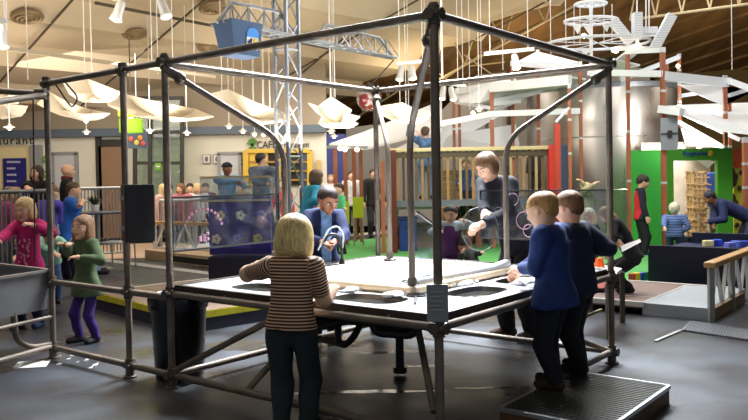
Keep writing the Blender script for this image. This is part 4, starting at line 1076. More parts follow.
zigzag_rail(t, a + V((.12, .25, 0)), b + V((.3, .9, 0)), W(155, 225, 14).z + .02, .17, wood, raw, 5)
zigzag_rail(t, b + V((.3, .9, 0)), b + V((.85, 1.5, 0)), W(155, 225, 14).z + .08, .17, wood, raw, 4)
def barrier(p, q, zr, lb, mt, n, grp='cafe barriers'):
    t = thing('barrier', p.lerp(q, .5), lb, 'barrier', grp)
    MB().tube([zz(p, zr), zz(q, zr)], .03, 10).build('top_rail', mt, t, True); MB().tube([zz(p, .14), zz(q, .14)], .02, 8).build('bottom_rail', mt, t, True)
    for k in (0, .5, 1): r_ = p.lerp(q, k); MB().tube([zz(r_, 0), zz(r_, zr)], .03, 8).build('post', mt, t, True)
    for i in range(1, n):
        r_ = p.lerp(q, i/n)
        MB().tube([zz(r_, .14), zz(r_, zr)], .011, 6).build('baluster', mt, t)
steel = mat('steel_brushed', (178, 180, 180), .35, .85)
barrier(V((W(63, 188, 13.6).x, 13.6, 0)), V((W(126, 188, 14.2).x, 14.2, 0)), W(90, 188.5, 13.9).z, 'bright steel barrier with thin upright bars before the brown door', steel, 18)
barrier(V((W(-14, 191, 10.2).x, 10.2, 0)), V((W(52, 192, 10.6).x, 10.6, 0)), W(20, 191.5, 10.4).z, 'dark barrier with thin upright bars at the left edge, a wide post at its end', mat('barrier_dark', (120, 122, 122), .4, .5), 14)
barrier(V((W(160, 196, 15.2).x, 15.2, 0)), V((W(214, 196, 15.6).x, 15.6, 0)), 1.05, 'steel barrier behind the far ramp, seated cafe guests beyond it', steel, 12)
def cafe_table(c, r, h, lb, m_):
    t = thing('cafe_table', c, lb, 'table', 'cafe tables')
    MB().lathe([(r, h-.03), (r, h), (r*.98, h+.004)], c, 24).build('table_top', m_, t, True); MB().tube([zz(c, .03), zz(c, h-.02)], .03, 10).build('pedestal', steel, t, True)
    MB().lathe([(.24, 0), (.24, .015), (.05, .04)], c, 20).build('foot', steel, t, True)
dk = mat('table_slate', (58, 62, 82), .4)
cafe_table(V((W(97, 212, 12.6).x, 12.6, 0)), .48, W(97, 212, 12.6).z, 'round dark slate cafe table carrying a white flower pot', dk)
tb2 = MB()
c = V((W(97, 212, 12.6).x, 12.6, W(97, 212, 12.6).z)); c.x = W(95, 212, 12.6).x
t = thing('flower_pot', c, 'small white pot with leafy dark plant on the slate cafe table', 'potted plant')
MB().lathe([(.05, 0), (.075, .12), (.07, .12), (.06, .02)], c, 16).build('pot', white, t, True)
lf = MB()
for k in range(26):
    an = rnd.uniform(0, 6.28); el = rnd.uniform(.4, 1.3); L_ = rnd.uniform(.12, .27); dr = V((math.cos(an)*math.cos(el), math.sin(an)*math.cos(el), math.sin(el)))
    b_ = c + V((0, 0, .1)); sdv = dr.cross(V((0, 0, 1))).normalized()*.022
    lf.add([b_, b_ + dr*L_*.6 + sdv, b_ + dr*L_, b_ + dr*L_*.6 - sdv], [(0, 1, 2, 3)])
lf.build('foliage', mat('leaf_dark', (62, 84, 50), .5), t)
def cafe_chair(c, yaw, lb, grp='steel cafe chairs'):
    t = thing('cafe_chair', c, lb, 'chair', grp); R_ = Matrix.Rotation(math.radians(yaw), 3, 'Z')
    f = lambda x, y, z: c + R_ @ V((x, y, z))
    MB().prism([f(-.21, -.2, .44), f(.21, -.2, .44), f(.2, .22, .44), f(-.2, .22, .44)], (0, 0, .025)).build('seat', mat('chair_light', (196, 198, 200), .45), t, bevel=.008)
    MB().prism([f(-.2, -.21, .68), f(.2, -.21, .68), f(.2, -.25, .86), f(-.2, -.25, .86)], R_ @ V((0, .02, 0))).build('backrest', mat('chair_light', (196, 198, 200), .45), t, bevel=.008)
    for sx_ in (-.19, .19):
        MB().tube(bend([f(sx_, .2, 0), f(sx_, .2, .45), f(sx_, -.2, .45)], .05), .012, 8).build('leg', steel, t, True); MB().tube([f(sx_, -.22, 0), f(sx_, -.2, .45), f(sx_, -.24, .88)], .012, 8).build('leg', steel, t, True)
cafe_chair(V((W(117, 232, 12.5).x, 12.5, 0)), 80, 'steel cafe chair right of the slate table')
cafe_chair(V((W(72, 232, 11.4).x, 11.4, 0)), -60, 'steel cafe chair under the man in bright blue')
cafe_table(V((W(188, 200, 17.0).x, 17.0, 0)), .45, .74, 'pale cafe table amid the seated guests behind the far ramp', mat('table_pale', (206, 196, 178), .4))
cafe_table(V((W(222, 200, 17.6).x, 17.6, 0)), .45, .74, 'pale cafe table behind the person in the dark beanie', mat('table_pale', (206, 196, 178), .4))
# lime and amber lamp hanging over the lobby
c = W(131, 122, 16)
t = thing('drum_lamp', c, 'hanging lime green drum lamp of two stacked tiers before the lobby glass', 'lamp')
MB().lathe([(.26, .12), (.26, .42), (.25, .42), (.25, .12)], c, 24, cap=False).build('upper_shade', mat('shade_lime', (176, 206, 60), .5, emit=.05), t, True)
MB().lathe([(.24, -.22), (.24, .06), (.23, .06), (.23, -.22)], c, 24, cap=False).build('lower_shade', mat('shade_lime2', (140, 190, 40), .5, emit=.05), t, True)
MB().ball(c, .1, 10).build('bulb', bulb_m, t, True); MB().tube([zz(c, .0), (c.x, c.y, zceil(c.x, c.y)-.05)], .01, 6).build('cord', fr_d, t)
c = W(137, 140, 16.6)
t = tag(MB().box(c, (.46, .05, .36)).build('art_panel', mat('art_slate', (70, 84, 104), .5)), 'dark panel of orange and black shapes hanging below the lime lamp', 'panel')
for k, (dx, dz, col) in enumerate(((-.12, .02, (210, 90, 60)), (.08, .04, (226, 130, 40)), (.0, -.06, (206, 180, 70)), (.14, -.08, (180, 70, 70)))): MB().ball(c + V((dx, -.035, dz)), .055, 8, (1, .2, 1.1)).build('shape', mat('art_%d' % k, col, .5), t, True)
MB().tube([zz(c, .18), (c.x, c.y, zceil(c.x, c.y)-.05)], .008, 6).build('wire', wire_m, t)
# small porch with four orange posts and lime boards
orange = mat('post_orange', (166, 100, 70), .5, var=.2, vscale=4, stretch=(2, 2, .4))
t = thing('porch', W(350, 225, 16.5), 'small open porch of slim orange posts with lime boards and a sloping white roof', 'porch')
for px, y0 in ((336, 228), (346, 232), (353.5, 232), (361, 228)):
    p = G(px, y0 + 16); p = V((W(px, 200, 16.4).x, 16.4 + (px % 2)*.6, 0)); MB().bar(p, zz(p, W(px, 149, p.y).z), .085, .085).build('post', orange, t)
lime = mat('board_lime', (188, 206, 44), .5)
for a, b, c_, d_ in ((343.5, 201, 349, 224), (353, 197, 363.5, 218)):
    p, q = W(a, d_, 16.25), W(c_, b, 16.25); o = MB().box(((p.x+q.x)/2, 16.25, (p.z+q.z)/2), (q.x-p.x, .05, q.z-p.z)).build('board', lime, t)
    m = MB(); m.bar((p.x+.02, 16.25, 0), (p.x+.02, 16.25, p.z), .03, .03); m.bar((q.x-.02, 16.25, 0), (q.x-.02, 16.25, p.z), .03, .03); m.build('board_leg', steel, t)
roofw = mat('roof_white', (232, 233, 236), .6); crownw = mat('crown_white', (206, 208, 212), .6)
roof_t = clear_mat('roof_film', (225, 228, 232), .05, .5)
MB().prism([W(329, 146, 16.8), W(366, 150, 15.9), W(442, 131, 15.0), W(442, 100, 16.2), W(420, 115, 16.6)], (0, 0, .05)).build('roof', roofw, t)
m = MB(); m.bar(W(327, 147, 16.2), W(368, 147.5, 15.9), .06, .06); m.build('roof_edge', alu, t)
for px, py in ((340, 148.5), (345, 149.5), (357, 149.5)): MB().ball(W(px, py, 15.95), .05, 8).build('lamp', bulb_m, t, True)
# ---------------------------------------------------------------- play tower
pt = thing('play_tower', V((3.2, 14.5, 0)), 'tall open play tower of slim orange posts, white beams and white roof sheets', 'play tower')
beamw = mat('beam_white', (232, 236, 242), .4)
def post(px, ytop, d, w=.13, z0=0.0):
    p = V((W(px, ytop, d).x, d, z0)); w *= .52; o = MB().bar(p, zz(p, W(px, ytop, d).z - z0), w, w).build('post', orange, pt)
    for f in (.35, .6, .8, 1.0): MB().box(zz(p, (W(px, ytop, d).z - z0)*f), (w*1.08, w*1.08, .045 if f < 1 else .09)).build('post_collar', spot_m, o)
for px, yt, d, w in ((453.5, 100, 16, .11), (459, 100, 16.6, .11), (491.5, 86, 15, .13), (512, 63, 16, .12), (537.5, 52, 16, .12), (569, 86, 13.6, .10), (580, 64, 14.6, .11), (627.5, 52, 14.2, .12), (662.5, 50, 13.4, .15), (679, 56, 15.5, .11), (667, 62, 16.5, .1), (725, 78, 14, .12), (729, 80, 14.6, .12), (745.5, 140, 12.4, .16)): post(px, yt, d, w, 2.35 if px in (679, 667) else 0.0)
p = V((W(557, 125, 13).x, 13, 0)); MB().bar(p, zz(p, W(557, 124, 13).z), .09, .09).build('post', mat('post_red', (168, 60, 40), .5), pt)
def beam(a, d1, b, d2, w=.12, h=.16): MB().bar(W(*a, d1), W(*b, d2), w, h*.8).build('beam', beamw, pt)
for a, d1, b, d2, w, h in (((588, 72.5), 14, (663, 74), 13.4, .1, .14), ((663, 76), 13.4, (727, 83), 14, .1, .2), ((727, 80), 14, (760, 92), 13, .1, .1), ((660, 109), 13.4, (682, 112), 13, .12, .16), ((627, 52), 14.2, (662, 50), 13.4, .1, .1), ((620, 80), 15.5, (679, 57), 15.5, .08, .12), ((440, 124), 15, (491, 114), 15, .08, .14), ((491, 114), 15, (580, 111), 14.6, .08, .14),
        ((454, 92), 16, (491, 86), 15, .1, .16), ((491, 88), 15, (570, 80), 13.6, .12, .22), ((492, 101), 15, (540, 92), 16, .06, .1), ((482, 116), 15.6, (530, 94), 16.2, .07, .1), ((512, 64), 16, (580, 66), 14.6, .1, .12), ((492, 104), 15, (520, 101), 15.4, .06, .1), ((556, 122), 13, (569, 108), 13.2, .03, .04),
        ((680, 96), 14.5, (727, 88), 15, .06, .09), ((727, 96), 14, (760, 86), 14, .06, .09), ((680, 112), 15, (740, 140), 14.5, .06, .1), ((679, 122), 15.4, (728, 150), 14.5, .06, .09), ((455, 64+38), 16, (491, 108), 15, .05, .08)): beam(a, d1, b, d2, w, h)
def sheet(pts, th=.035, m_=None): MB().prism([W(x, y, d) for x, y, d in pts], (0, 0, th)).build('roof_sheet', m_ or roofw, pt)
sheet([(455, 94, 16.4), (492, 84, 15), (516, 80, 16.4), (512, 92, 15.4), (480, 103, 15), (460, 103, 15.4)])
sheet([(492, 92, 15), (570, 78, 13.8), (586, 80, 15.5), (566, 88, 16.4), (500, 98, 16)])
sheet([(680, 86, 14.4), (727, 88, 14), (752, 92, 14), (724, 106, 14), (700, 96, 15.5)])
sheet([(664, 108, 13.4), (690, 106, 16), (760, 104, 15), (760, 136, 12.4), (724, 132, 12.8), (690, 118, 13.2)])
sheet([(680, 126, 15.6), (686, 146, 14.8), (722, 148, 14.6), (700, 136, 15.2)])
sheet([(588, 82, 14.4), (627, 52, 14.2), (640, 52, 15.5), (612, 74, 16.5)])
sheet([(597, 62, 14.8), (614, 60, 14.2), (640, 66, 15), (612, 72, 15)])
sheet([(512, 66, 16), (537, 53, 16), (580, 64, 14.6), (560, 70, 15)])
sheet([(440, 150, 17), (450, 136, 17), (516, 126, 17.4), (520, 150, 17.4)], .04)
sheet([(392, 152, 17.6), (442, 128, 17.2), (500, 116, 17.4), (440, 150, 17.2)], .04)
for px, py in ((473, 113), (609, 73), (678, 66), (683, 147), (699, 148)):
    MB().ball(W(px, py, 14.4), .04, 8).build('lamp', bulb_m, pt, True)
# stainless drums inside the tower
def drum(px, rpx, ytop, d, lb, z0=0.0):
    c = V((W(px, 180, d).x, d, z0)); r_ = rpx*d/765; zt = W(px, ytop, d).z
    t = thing('steel_drum', c, lb, 'drum', 'steel drums of the play tower')
    MB().lathe([(r_, 0), (r_, zt-z0)], c, 56, cap=False).build('shell', drum_m, t, True)
    MB().lathe([(r_+.02, zt-z0-.12), (r_+.04, zt-z0-.02), (r_, zt-z0), (r_*.3, zt-z0+.03)], c, 48).build('lid_rim', alu, t, True)
    m = MB()
    for f in (.33, .66): m.torus(zz(c, (zt-z0)*f), r_+.004, .012, 48, 6)
    m.build('seam', drum_m, t, True)
drum_m = mat('drum_steel', (178, 172, 166), .30, .95, var=.04, vscale=1.2, rvar=.04, stretch=(3, 3, .6))
drum(603, 74, 90, 17.4, 'very broad stainless drum standing inside the play tower')
drum(500, 14, 103, 19, 'small pale drum under the tower canopy at left')
hatch_m = mat('hatch_steel', (176, 180, 186), .4, .6)
t = tag(MB().prism([W(661, 118, 13.25), W(678, 118, 13.25), W(678, 150, 13.25), W(661, 150, 13.25)], (0, .03, 0)).build('metal_hatch', hatch_m), 'square metal hatch plate with a dark latch fixed on the tower post', 'hatch')
m = MB().bar(W(661, 134, 13.22), W(678, 133, 13.22), .012, .02); m.box(W(670, 134, 13.21), (.07, .03, .12)); m.build('latch', fr_d, t)
# white crown of rings and slats above the tower
def ring(t, px, py, rpx, d, k, nm, r0=.045):
    MB().torus(W(px, py, d), rpx*d/765, r0, 40, 8, None, (1, .8)).build(nm, crownw, t, True)
cr = thing('ring_crown', W(592, 60, 15), 'white mast with three flat rings and hanging paper flags crowning the tower', 'ornament')
c = W(591, 70, 15)
MB().tube([c - V((0, 0, .1)), W(591, 2, 15)], .035, 10).build('mast', crownw, cr, True)
for px, py, rp in ((591, 4, 15), (591, 21, 26), (598, 43, 50)):
    ring(cr, px, py, rp, 15, 1, 'ring', .028)
    m = MB(); c_ = W(px, py, 15); R_ = rp*15/765
    for k in range(4): an = k*math.pi/4 + .3; m.bar(c_ - V((R_*math.cos(an), R_*.8*math.sin(an), 0)), c_ + V((R_*math.cos(an), R_*.8*math.sin(an), 0)), .014, .014)
    m.build('spoke', crownw, cr)
m = MB()
for px, py, w_, h_ in ((577, 25, 5, 9), (588, 25, 5, 9), (560, 46, 9, 6), (585, 48, 9, 7), (606, 25, 4, 7)):
    MB().prism([W(px-w_, py, 14.7), W(px+w_, py, 14.7), W(px+1, py+h_, 14.75)], (0, .012, 0)).build('paper_flag', crownw, cr)
for px in (580, 604, 612, 574): m.tube([W(px, 4, 15), W(px, 44, 15)], .006, 6)
m.build('wire', wire_m, cr)
for px, py in ((614, 50), (584, 36)): MB().ball(W(px, py, 14.6), .05, 8).build('lamp', bulb_m, cr, True)
fan = thing('slat_fan', W(625, 46, 14.4), 'fan of three white slatted boxes leaning apart above the tower', 'ornament')
slm = stripes_mat('slat_white', (214, 216, 220), (176, 182, 190), 22, attr=False, axis=2, duty=.75, rough=.5)
for (a, b, w_) in (((631, 43), (612, 20), .17), ((637, 39), (637, 13), .19), ((654, 49), (672, 15), .17)): 
    A, B = W(*a, 14.4), W(*b, 14.4); MB().bar(A, B, w_*.8, w_).build('slat_box', slm, fan)
m = MB(); m.bar(W(628, 37, 14.5), W(660, 35, 14.5), .03, .04); m.box(W(648, 31, 14.6), (.3, .2, .13)); m.bar(W(637, 38, 14.4), W(637, 50, 14.4), .06, .06); m.bar(W(618, 48, 14.4), W(656, 49, 14.4), .08, .08); m.build('crosspiece', crownw, fan)
m = MB()
for px in (637, 646, 649): m.tube([W(px, 33, 14.5), W(px, -20, 14.5)], .012, 6)
m.build('wire', wire_m, fan)
for px, py in ((638, 46), (616, 50)): MB().ball(W(px, py, 14.3), .06, 8).build('lamp', bulb_m, fan, True)
# roof trusses under the boarded ceiling
tr_m = mat('truss_tan', (196, 176, 138), .5, .2)
for i, (a, d1, b, d2, lb) in enumerate((((430, 84), 21, (640, -30), 17, 'slim tan roof truss under the boards, running up past the long lamp rail'), ((630, 20), 17, (770, 1), 15, 'slim grey roof truss above the slat fan, at the top right'), ((340, 128), 25, (470, 45), 22, 'distant tan roof truss beyond the hanging globe'))):
    A, B = W(*a, d1), W(*b, d2); t = thing('roof_truss', (A+B)/2, lb, 'roof truss', 'roof trusses'); upv = V((0, 0, 1.3)); n = 5
    MB().tube([A, B], .032, 8).build('bottom_chord', tr_m, t, True); MB().tube([A+upv, B+upv], .03, 8).build('top_chord', tr_m, t, True)
    m = MB()
    for k in range(n): m.tube([A.lerp(B, k/n), A.lerp(B, (k+.5)/n)+upv], .02, 6); m.tube([A.lerp(B, (k+.5)/n)+upv, A.lerp(B, (k+1)/n)], .02, 6)
    m.build('web', tr_m, t)
m = MB()
for a, b in (((446, 78), (496, 44)), ((452, 46), (500, 80)), ((420, 58), (452, 84)), ((470, 66), (505, 62))): m.tube([W(*a, 21.5), W(*b, 21.5)], .02, 6)
tag(m.build('roof_bracing', tr_m), 'crossing tan brace rods below the boarded ceiling left of the tower', 'bracing')
# raised deck with slatted guard rail
dd = 14.4
t = thing('slatted_deck', V((W(475, 200, dd).x, dd+.5, 0)), 'raised walkway guarded by tan and dark slats, red post at its right end', 'walkway')
xl, xr = W(391, 180, dd).x, W(560, 180, dd).x; zr, zd = W(470, 149, dd).z, W(470, 201, dd).z
MB().box(((xl+xr)/2, dd+.75, zd-.03), (xr-xl, 1.5, .12)).build('deck', mat('deck_grey', (104, 108, 116), .5), t)
MB().box(((xl+xr)/2, dd, zr), (xr-xl+.1, .14, .07)).build('handrail', mat('handrail_tan', (206, 188, 140), .45), t, bevel=.01)
MB().box(((xl+xr)/2, dd+.02, zr-.1), (xr-xl, .05, .1)).build('upper_rail', mat('rail_brown', (84, 70, 52), .5), t)
n = 26
for i in range(n):
    x = xl + .12 + (xr-xl-.2)*i/(n-1); c_ = ((160, 122, 74), (84, 64, 42), (180, 156, 114), (108, 84, 54))[i % 4]
    MB().box((x, dd+.04, (zr+zd)/2), (.05, .025, zr-zd-.05)).build('slat', mat('slat_%d_%d_%d' % c_, c_, .5, var=.12), t)
MB().box((xl+.02, dd, (zr)/2), (.16, .16, zr)).build('end_post', mat('post_maroon', (96, 44, 32), .5), t)
MB().box((xl-.16, dd, zr/2 - .1), (.08, .08, zr-.2)).build('end_post', orange, t)
for x, m_, w_ in ((W(553, 180, dd).x, mat('post_scarlet', (206, 50, 40), .45), .19), (W(562.5, 180, dd).x, mat('post_slate', (56, 72, 98), .5), .15)):
    MB().box((x, dd-.02, (zr+.05)/2), (w_, .2, zr+.05)).build('end_post', m_, t, bevel=.03)
for px in (468, 478, 516): MB().box((W(px, 200, dd+.9).x, dd+.9, zd/2), (.12, .12, zd)).build('support', orange, t)
back_rail = MB().box(((xl+xr)/2, dd+1.45, zr-.1), (xr-xl, .06, .07)); back_rail.build('back_rail', mat('handrail_tan', (206, 188, 140), .45), t)
t2 = MB()
for k in range(5): t2.box((W(447, 190, dd+1.0).x, dd+1.0, zd+.06+k*.12), (.5, .3, .1))
tag(t2.build('crate_stack', mat('crate_tan', (150, 122, 76), .6)), 'slatted tan crate standing on the walkway behind the guard rail', 'crate')
t = thing('tan_cabinet', V((W(460, 232, 16.5).x, 16.5, 0)), 'tan open cabinet under the raised walkway', 'cabinet')
p, q = W(444, 245, 16.5), W(486, 207, 16.5)
m = MB(); m.box(((p.x+q.x)/2, 16.8, q.z/2), (q.x-p.x, .06, q.z)); m.box((p.x, 16.5, q.z/2), (.06, .6, q.z)); m.box((q.x, 16.5, q.z/2), (.06, .6, q.z)); m.box(((p.x+q.x)/2, 16.5, q.z), (q.x-p.x, .6, .06)); m.build('case', mat('cabinet_tan', (186, 140, 84), .5), t)
m = MB(); m.box(((p.x+q.x)/2, 16.5, q.z*.5), (q.x-p.x-.08, .55, .04)); m.build('shelf', mat('cabinet_tan', (186, 140, 84), .5), t)
# white bench and blue crate under the walkway at left
t = thing('white_bench', V((W(404, 232, 16).x, 16, 0)), 'long white bench top under the walkway behind the far corner of the table', 'bench')
p, q = W(392, 207, 16), W(440, 207, 16); MB().box(((p.x+q.x)/2, 16, p.z), (q.x-p.x, .5, .1)).build('bench_top', white, t)
m = MB()
for x in (p.x+.1, q.x-.1): m.box((x, 16, p.z/2), (.06, .4, p.z))
m.build('bench_legs', steel, t)
# ---------------------------------------------------------------- green panels, plank tower, tub
gr1 = mat('panel_green', (66, 178, 74), .5); gr2 = mat('frame_green', (74, 158, 44), .5)
p, q = W(628, 256, 14.6), W(660.5, 150, 14.6)
tag(MB().box(((p.x+q.x)/2, 14.6, q.z/2), (q.x-p.x, .08, q.z)).build('green_panel', gr1), 'plain bright green wall panel behind the boy in red and black', 'panel')
d = 13.9; p, q = W(664, 262, d), W(731, 148, d); ip, iq = W(673, 240, d), W(716, 160, d)
t = thing('green_window_frame', V(((p.x+q.x)/2, d, 0)), 'green wall panel with a big window opening and small lettering along its top', 'panel')
m = MB(); m.box(((p.x+ip.x)/2, d, q.z/2), (ip.x-p.x, .12, q.z)); m.box(((iq.x+q.x)/2, d, q.z/2), (q.x-iq.x, .12, q.z)); m.box(((ip.x+iq.x)/2, d, (iq.z+q.z)/2), (iq.x-ip.x, .12, q.z-iq.z)); m.box(((ip.x+iq.x)/2, d, ip.z/2), (iq.x-ip.x, .12, ip.z)); m.build('surround', gr2, t)
text('Byggeplass', .115, Matrix.Translation(W(696, 153.2, d-.075)) @ R90, mat('letter_blue', (26, 84, 150), .5), 'lettering', t, .008)
MB().ball(W(710.5, 153.2, d-.075), .05, 10, (1, .3, 1.2)).build('logo_dot', mat('letter_gold', (214, 176, 40), .5), t, True)
MB().prism([V((ip.x, d+1.6, 0)), V((iq.x+.6, d+1.6, 0)), V((iq.x+.6, d+1.6, iq.z+.4)), V((ip.x, d+1.6, iq.z+.4))], (0, .08, 0)).build('backdrop', mat('backdrop_clay', (226, 206, 190), .6, var=.25, vscale=2.2), t)
t = thing('blue_chair', W(710, 205, d+1.0), 'blue chair seen through the green window frame, beside the plank tower', 'chair')
c = V((W(709, 180, d+.9).x, d+.9, 0)); 
MB().box(zz(c, 1.15), (.3, .08, .55)).build('backrest', mat('chair_blue', (60, 84, 170), .5), t, bevel=.05); MB().box(zz(c, .8) + V((0, -.2, 0)), (.34, .4, .06)).build('seat', mat('chair_blue', (60, 84, 170), .5), t, bevel=.02)
for sx_ in (-.14, .14):
    for sy_ in (-.36, .0): MB().tube([c + V((sx_, sy_, 0)), c + V((sx_, sy_, .8))], .015, 8).build('leg', steel, t)
t = tag(MB().prism([W(697, 160, d+1.4), W(716, 161, d+1.2), W(708, 168, d+1.2)], (0, .03, .0)).build('white_pennant', white), 'white triangular board at the top corner inside the green window', 'board')
lite = mat('panel_yellow', (206, 208, 60), .5); 
t = thing('climbing_wall', V((W(740, 230, 14.2).x, 14.2, 0)), 'yellow green climbing wall with dark holds at the far right edge', 'climbing wall')
p, q = W(733, 250, 14.2), W(760, 168, 14.2); MB().box(((p.x+q.x)/2, 14.2, q.z/2), (q.x-p.x, .1, q.z)).build('board', lite, t)
p, q = W(731, 168, 14.25), W(762, 148, 14.25); MB().box(((p.x+q.x)/2, 14.25, (p.z+q.z)/2), (q.x-p.x, .1, q.z-p.z)).build('orange_board', mat('panel_orange', (226, 96, 50), .5, var=.3, vscale=4), t)
for px, py in ((740, 188), (741, 172), (734, 180), (743, 210), (737, 225)): MB().ball(W(px, py, 14.1), .05, 8, (1, .7, 1)).build('hold', mat('hold_dark', (70, 40, 40), .5), t, True)
m = MB()
for k in range(8): m.ball(W(731.5 + 3*math.sin(k*1.3), 172+k*5.2, 13.95), .075, 8, (1, .8, 1.2))
tag(m.build('vine_figure', mat('holds_brown', (78, 46, 34), .6), None, True), 'row of brown climbing knobs beside the green window frame', 'climbing knobs')
# lattice tower of loose wooden planks
cx, cy = W(696.5, 200, 12.2).x, 12.2; plank = mat('plank_pine', (222, 184, 128), .55, var=.12, vscale=5)
bz = .02; top_z = W(690, 171, 12.2).z
pedestal = tag(MB().box((cx, cy, .2), (.45, .45, .4)).build('plank_plinth', navy), 'dark plinth under the lattice tower of wooden planks', 'plinth')
lay = 11; lh = (top_z-.40)/lay
me_v = MB().box((0, 0, 0), (.034, .022, lh-.022)).build('building_plank', plank); me_h = MB().box((0, 0, 0), (.27, .04, .02)).build('building_plank', plank); me_k = MB().box((0, 0, 0), (.04, .27, .02)).build('building_plank', plank)
def put(src, loc, rz=0, first=[]):
    if src.name not in first: first.append(src.name); o = src
    else: o = src.copy(); COL.objects.link(o)
    o.location = loc; o.rotation_euler.z = rz
    tag(o, 'pale pine building plank in the tall lattice tower of planks', 'plank', 'planks of the lattice tower')
for k in range(lay):
    z = .40 + k*lh
    for sx_ in (-.1, -.034, .034, .1):
        for sy_ in (-.1, .1): put(me_v, (cx+sx_+rnd.uniform(-.006, .006), cy+sy_, z + (lh-.02)/2))
    for sx_ in (-.1, .1): put(me_v, (cx+sx_, cy+rnd.uniform(-.01, .01), z + (lh-.02)/2), 1.57)
    for s_ in (-.1, .1):
        if k % 2: put(me_h, (cx + rnd.uniform(-.02, .04), cy+s_, z+lh-.011), rnd.uniform(-.04, .04))
        else: put(me_k, (cx+s_, cy + rnd.uniform(-.03, .01), z+lh-.011), rnd.uniform(-.04, .04))
        if not k % 2: put(me_h, (cx + rnd.uniform(.0, .06), cy+s_*1.0, z+lh-.011+.021-.021*2), rnd.uniform(-.05, .05))
# navy tub
A = G(649.5, 284); zt = .5
t = thing('navy_tub', A + V((.9, .5, 0)), 'low open navy tub with blue blocks, in front of the green panels', 'tub')
ex, ey = -Vv, U
def TU(a, b, z): return A + ex*a + ey*b + V((0, 0, z))
LX, LY = 1.7, 1.45
for (p, q) in (((0, 0), (LX, 0)), ((LX, 0), (LX, LY)), ((LX, LY), (.12, LY)), ((0, LY), (0, 0))):
    h = zt if q[1] == 0 and p[1] == 0 else zt+.07
    if p == (LX, LY): MB().bar(TU(*p, h/2), TU(*q, h/2), .03, h).build('side_board', navy, t, bevel=.006)
    elif p == (0, LY): MB().bar(TU(*p, .2), TU(*q, .2), .03, .4).build('side_board', navy, t)
    else: MB().bar(TU(*p, h/2), TU(*q, h/2), .03, h).build('side_board', navy, t, bevel=.006)
MB().prism([TU(0, 0, .02), TU(LX, 0, .02), TU(LX, LY, .02), TU(0, LY, .02)], (0, 0, .40)).build('filling', mat('tub_fill', (24, 30, 70), .6), t)
for i, (px, py, col, lb) in enumerate(((708, 243.5, (222, 214, 150), 'pale yellow'), (713, 243, (40, 70, 190), 'bright blue'), (718, 242.5, (54, 84, 210), 'blue'), (737, 244, (90, 110, 210), 'light blue'), (743, 244, (60, 80, 180), 'deep blue'), (730, 245.5, (120, 130, 220), 'lilac'))):
    p = G(px, py, .46)
    tag(MB().box(p, (.13, .09, .085), Matrix.Rotation(i*.7, 3, 'Z')).build('toy_block', mat('block_%d' % i, col, .4), None, bevel=.01), lb + ' toy block lying in the navy tub', 'toy block', 'blocks in the navy tub')
for i, (px, py, col, lb) in enumerate(((637, 277, (226, 196, 40), 'yellow'), (641, 277, (50, 90, 200), 'blue'), (645, 276, (40, 140, 80), 'green'), (632, 278, (200, 60, 50), 'red'))):
    p = G(px, py, .06)
    tag(MB().box(p, (.07, .09, .12), Matrix.Rotation(i*.4, 3, 'Z')).build('toy_block', mat('fblock_%d' % i, col, .4), None, bevel=.01), lb + ' toy block on the green carpet at the corner of the navy tub', 'toy block')
# platform with ramp and zigzag rail at right
C1 = G(708, 321); 
t = thing('ramp_platform', C1 + V((-.6, .9, 0)), 'low platform with tan deck and pale grey ramp end, wooden rail on its right side', 'platform')
def RP(a, b, z): return C1 + U*a + Vv*b + V((0, 0, z))
RW = 1.5
MB().prism([RP(0, .62, .06), RP(RW, .62, .06), RP(RW, 3.0, .06), RP(0, 3.0, .06)], (0, 0, .06)).build('deck', mat('deck_mauve', (142, 118, 110), .5, var=.08), t)
MB().prism([RP(0, 0, .0), RP(RW, 0, .0), RP(RW, .62, .0), RP(0, .62, .0)], (0, 0, .12)).build('ramp', mat('ramp_grey', (176, 182, 188), .5, var=.06), t)
m = MB(); m.bar(RP(-.005, .6, .105), RP(-.005, 3.0, .105), .04, .05); m.bar(RP(.35, .62, .124), RP(.35, 3, .124), .02, .006); m.bar(RP(RW, .1, .12), RP(RW, 3.0, .12), .05, .02); m.bar(RP(0, .62, .122), RP(RW, .62, .122), .02, .006); m.build('edge_strip', mat('strip_white', (225, 220, 215), .5), t)
MB().prism([RP(.15, .62, .0), RP(RW-.1, .62, 0), RP(RW-.1, 2.9, 0), RP(.15, 2.9, 0)], (0, 0, .06)).build('plinth', mat('gap_shade', (30, 24, 20), .8), t)  # black block stands in for the shaded gap below the overhanging deck
MB().bar(RP(0.02, -.03, .065), RP(1.2, -.03, .065), .05, .11).build('rail_base', mat('base_tan', (122, 100, 70), .5), t)
a, b = RP(0, -.03, 0), RP(2.3, -.03, 0); zr_ = W(701, 265, 7.2).z
MB().bar(zz(a, zr_) - U*.05, zz(b, zr_ + .01), .11, .055).build('handrail', wood, t, bevel=.012)
m = MB(); n = 6
for k in range(n):
    p, q_, r_ = a.lerp(b, k/n), a.lerp(b, (k+.5)/n), a.lerp(b, (k+1)/n); m.bar(zz(p, .13), zz(q_, zr_-.03), .035, .02); m.bar(zz(q_, zr_-.03), zz(r_, .13), .035, .02)
m.build('bracing', raw, t)
for k in range(0, n+1, 2): p = a.lerp(b, k/n); MB().bar(zz(p, 0), zz(p, zr_-.02), .05, .05).build('post', mat('post_grey', (150, 150, 148), .5), t)
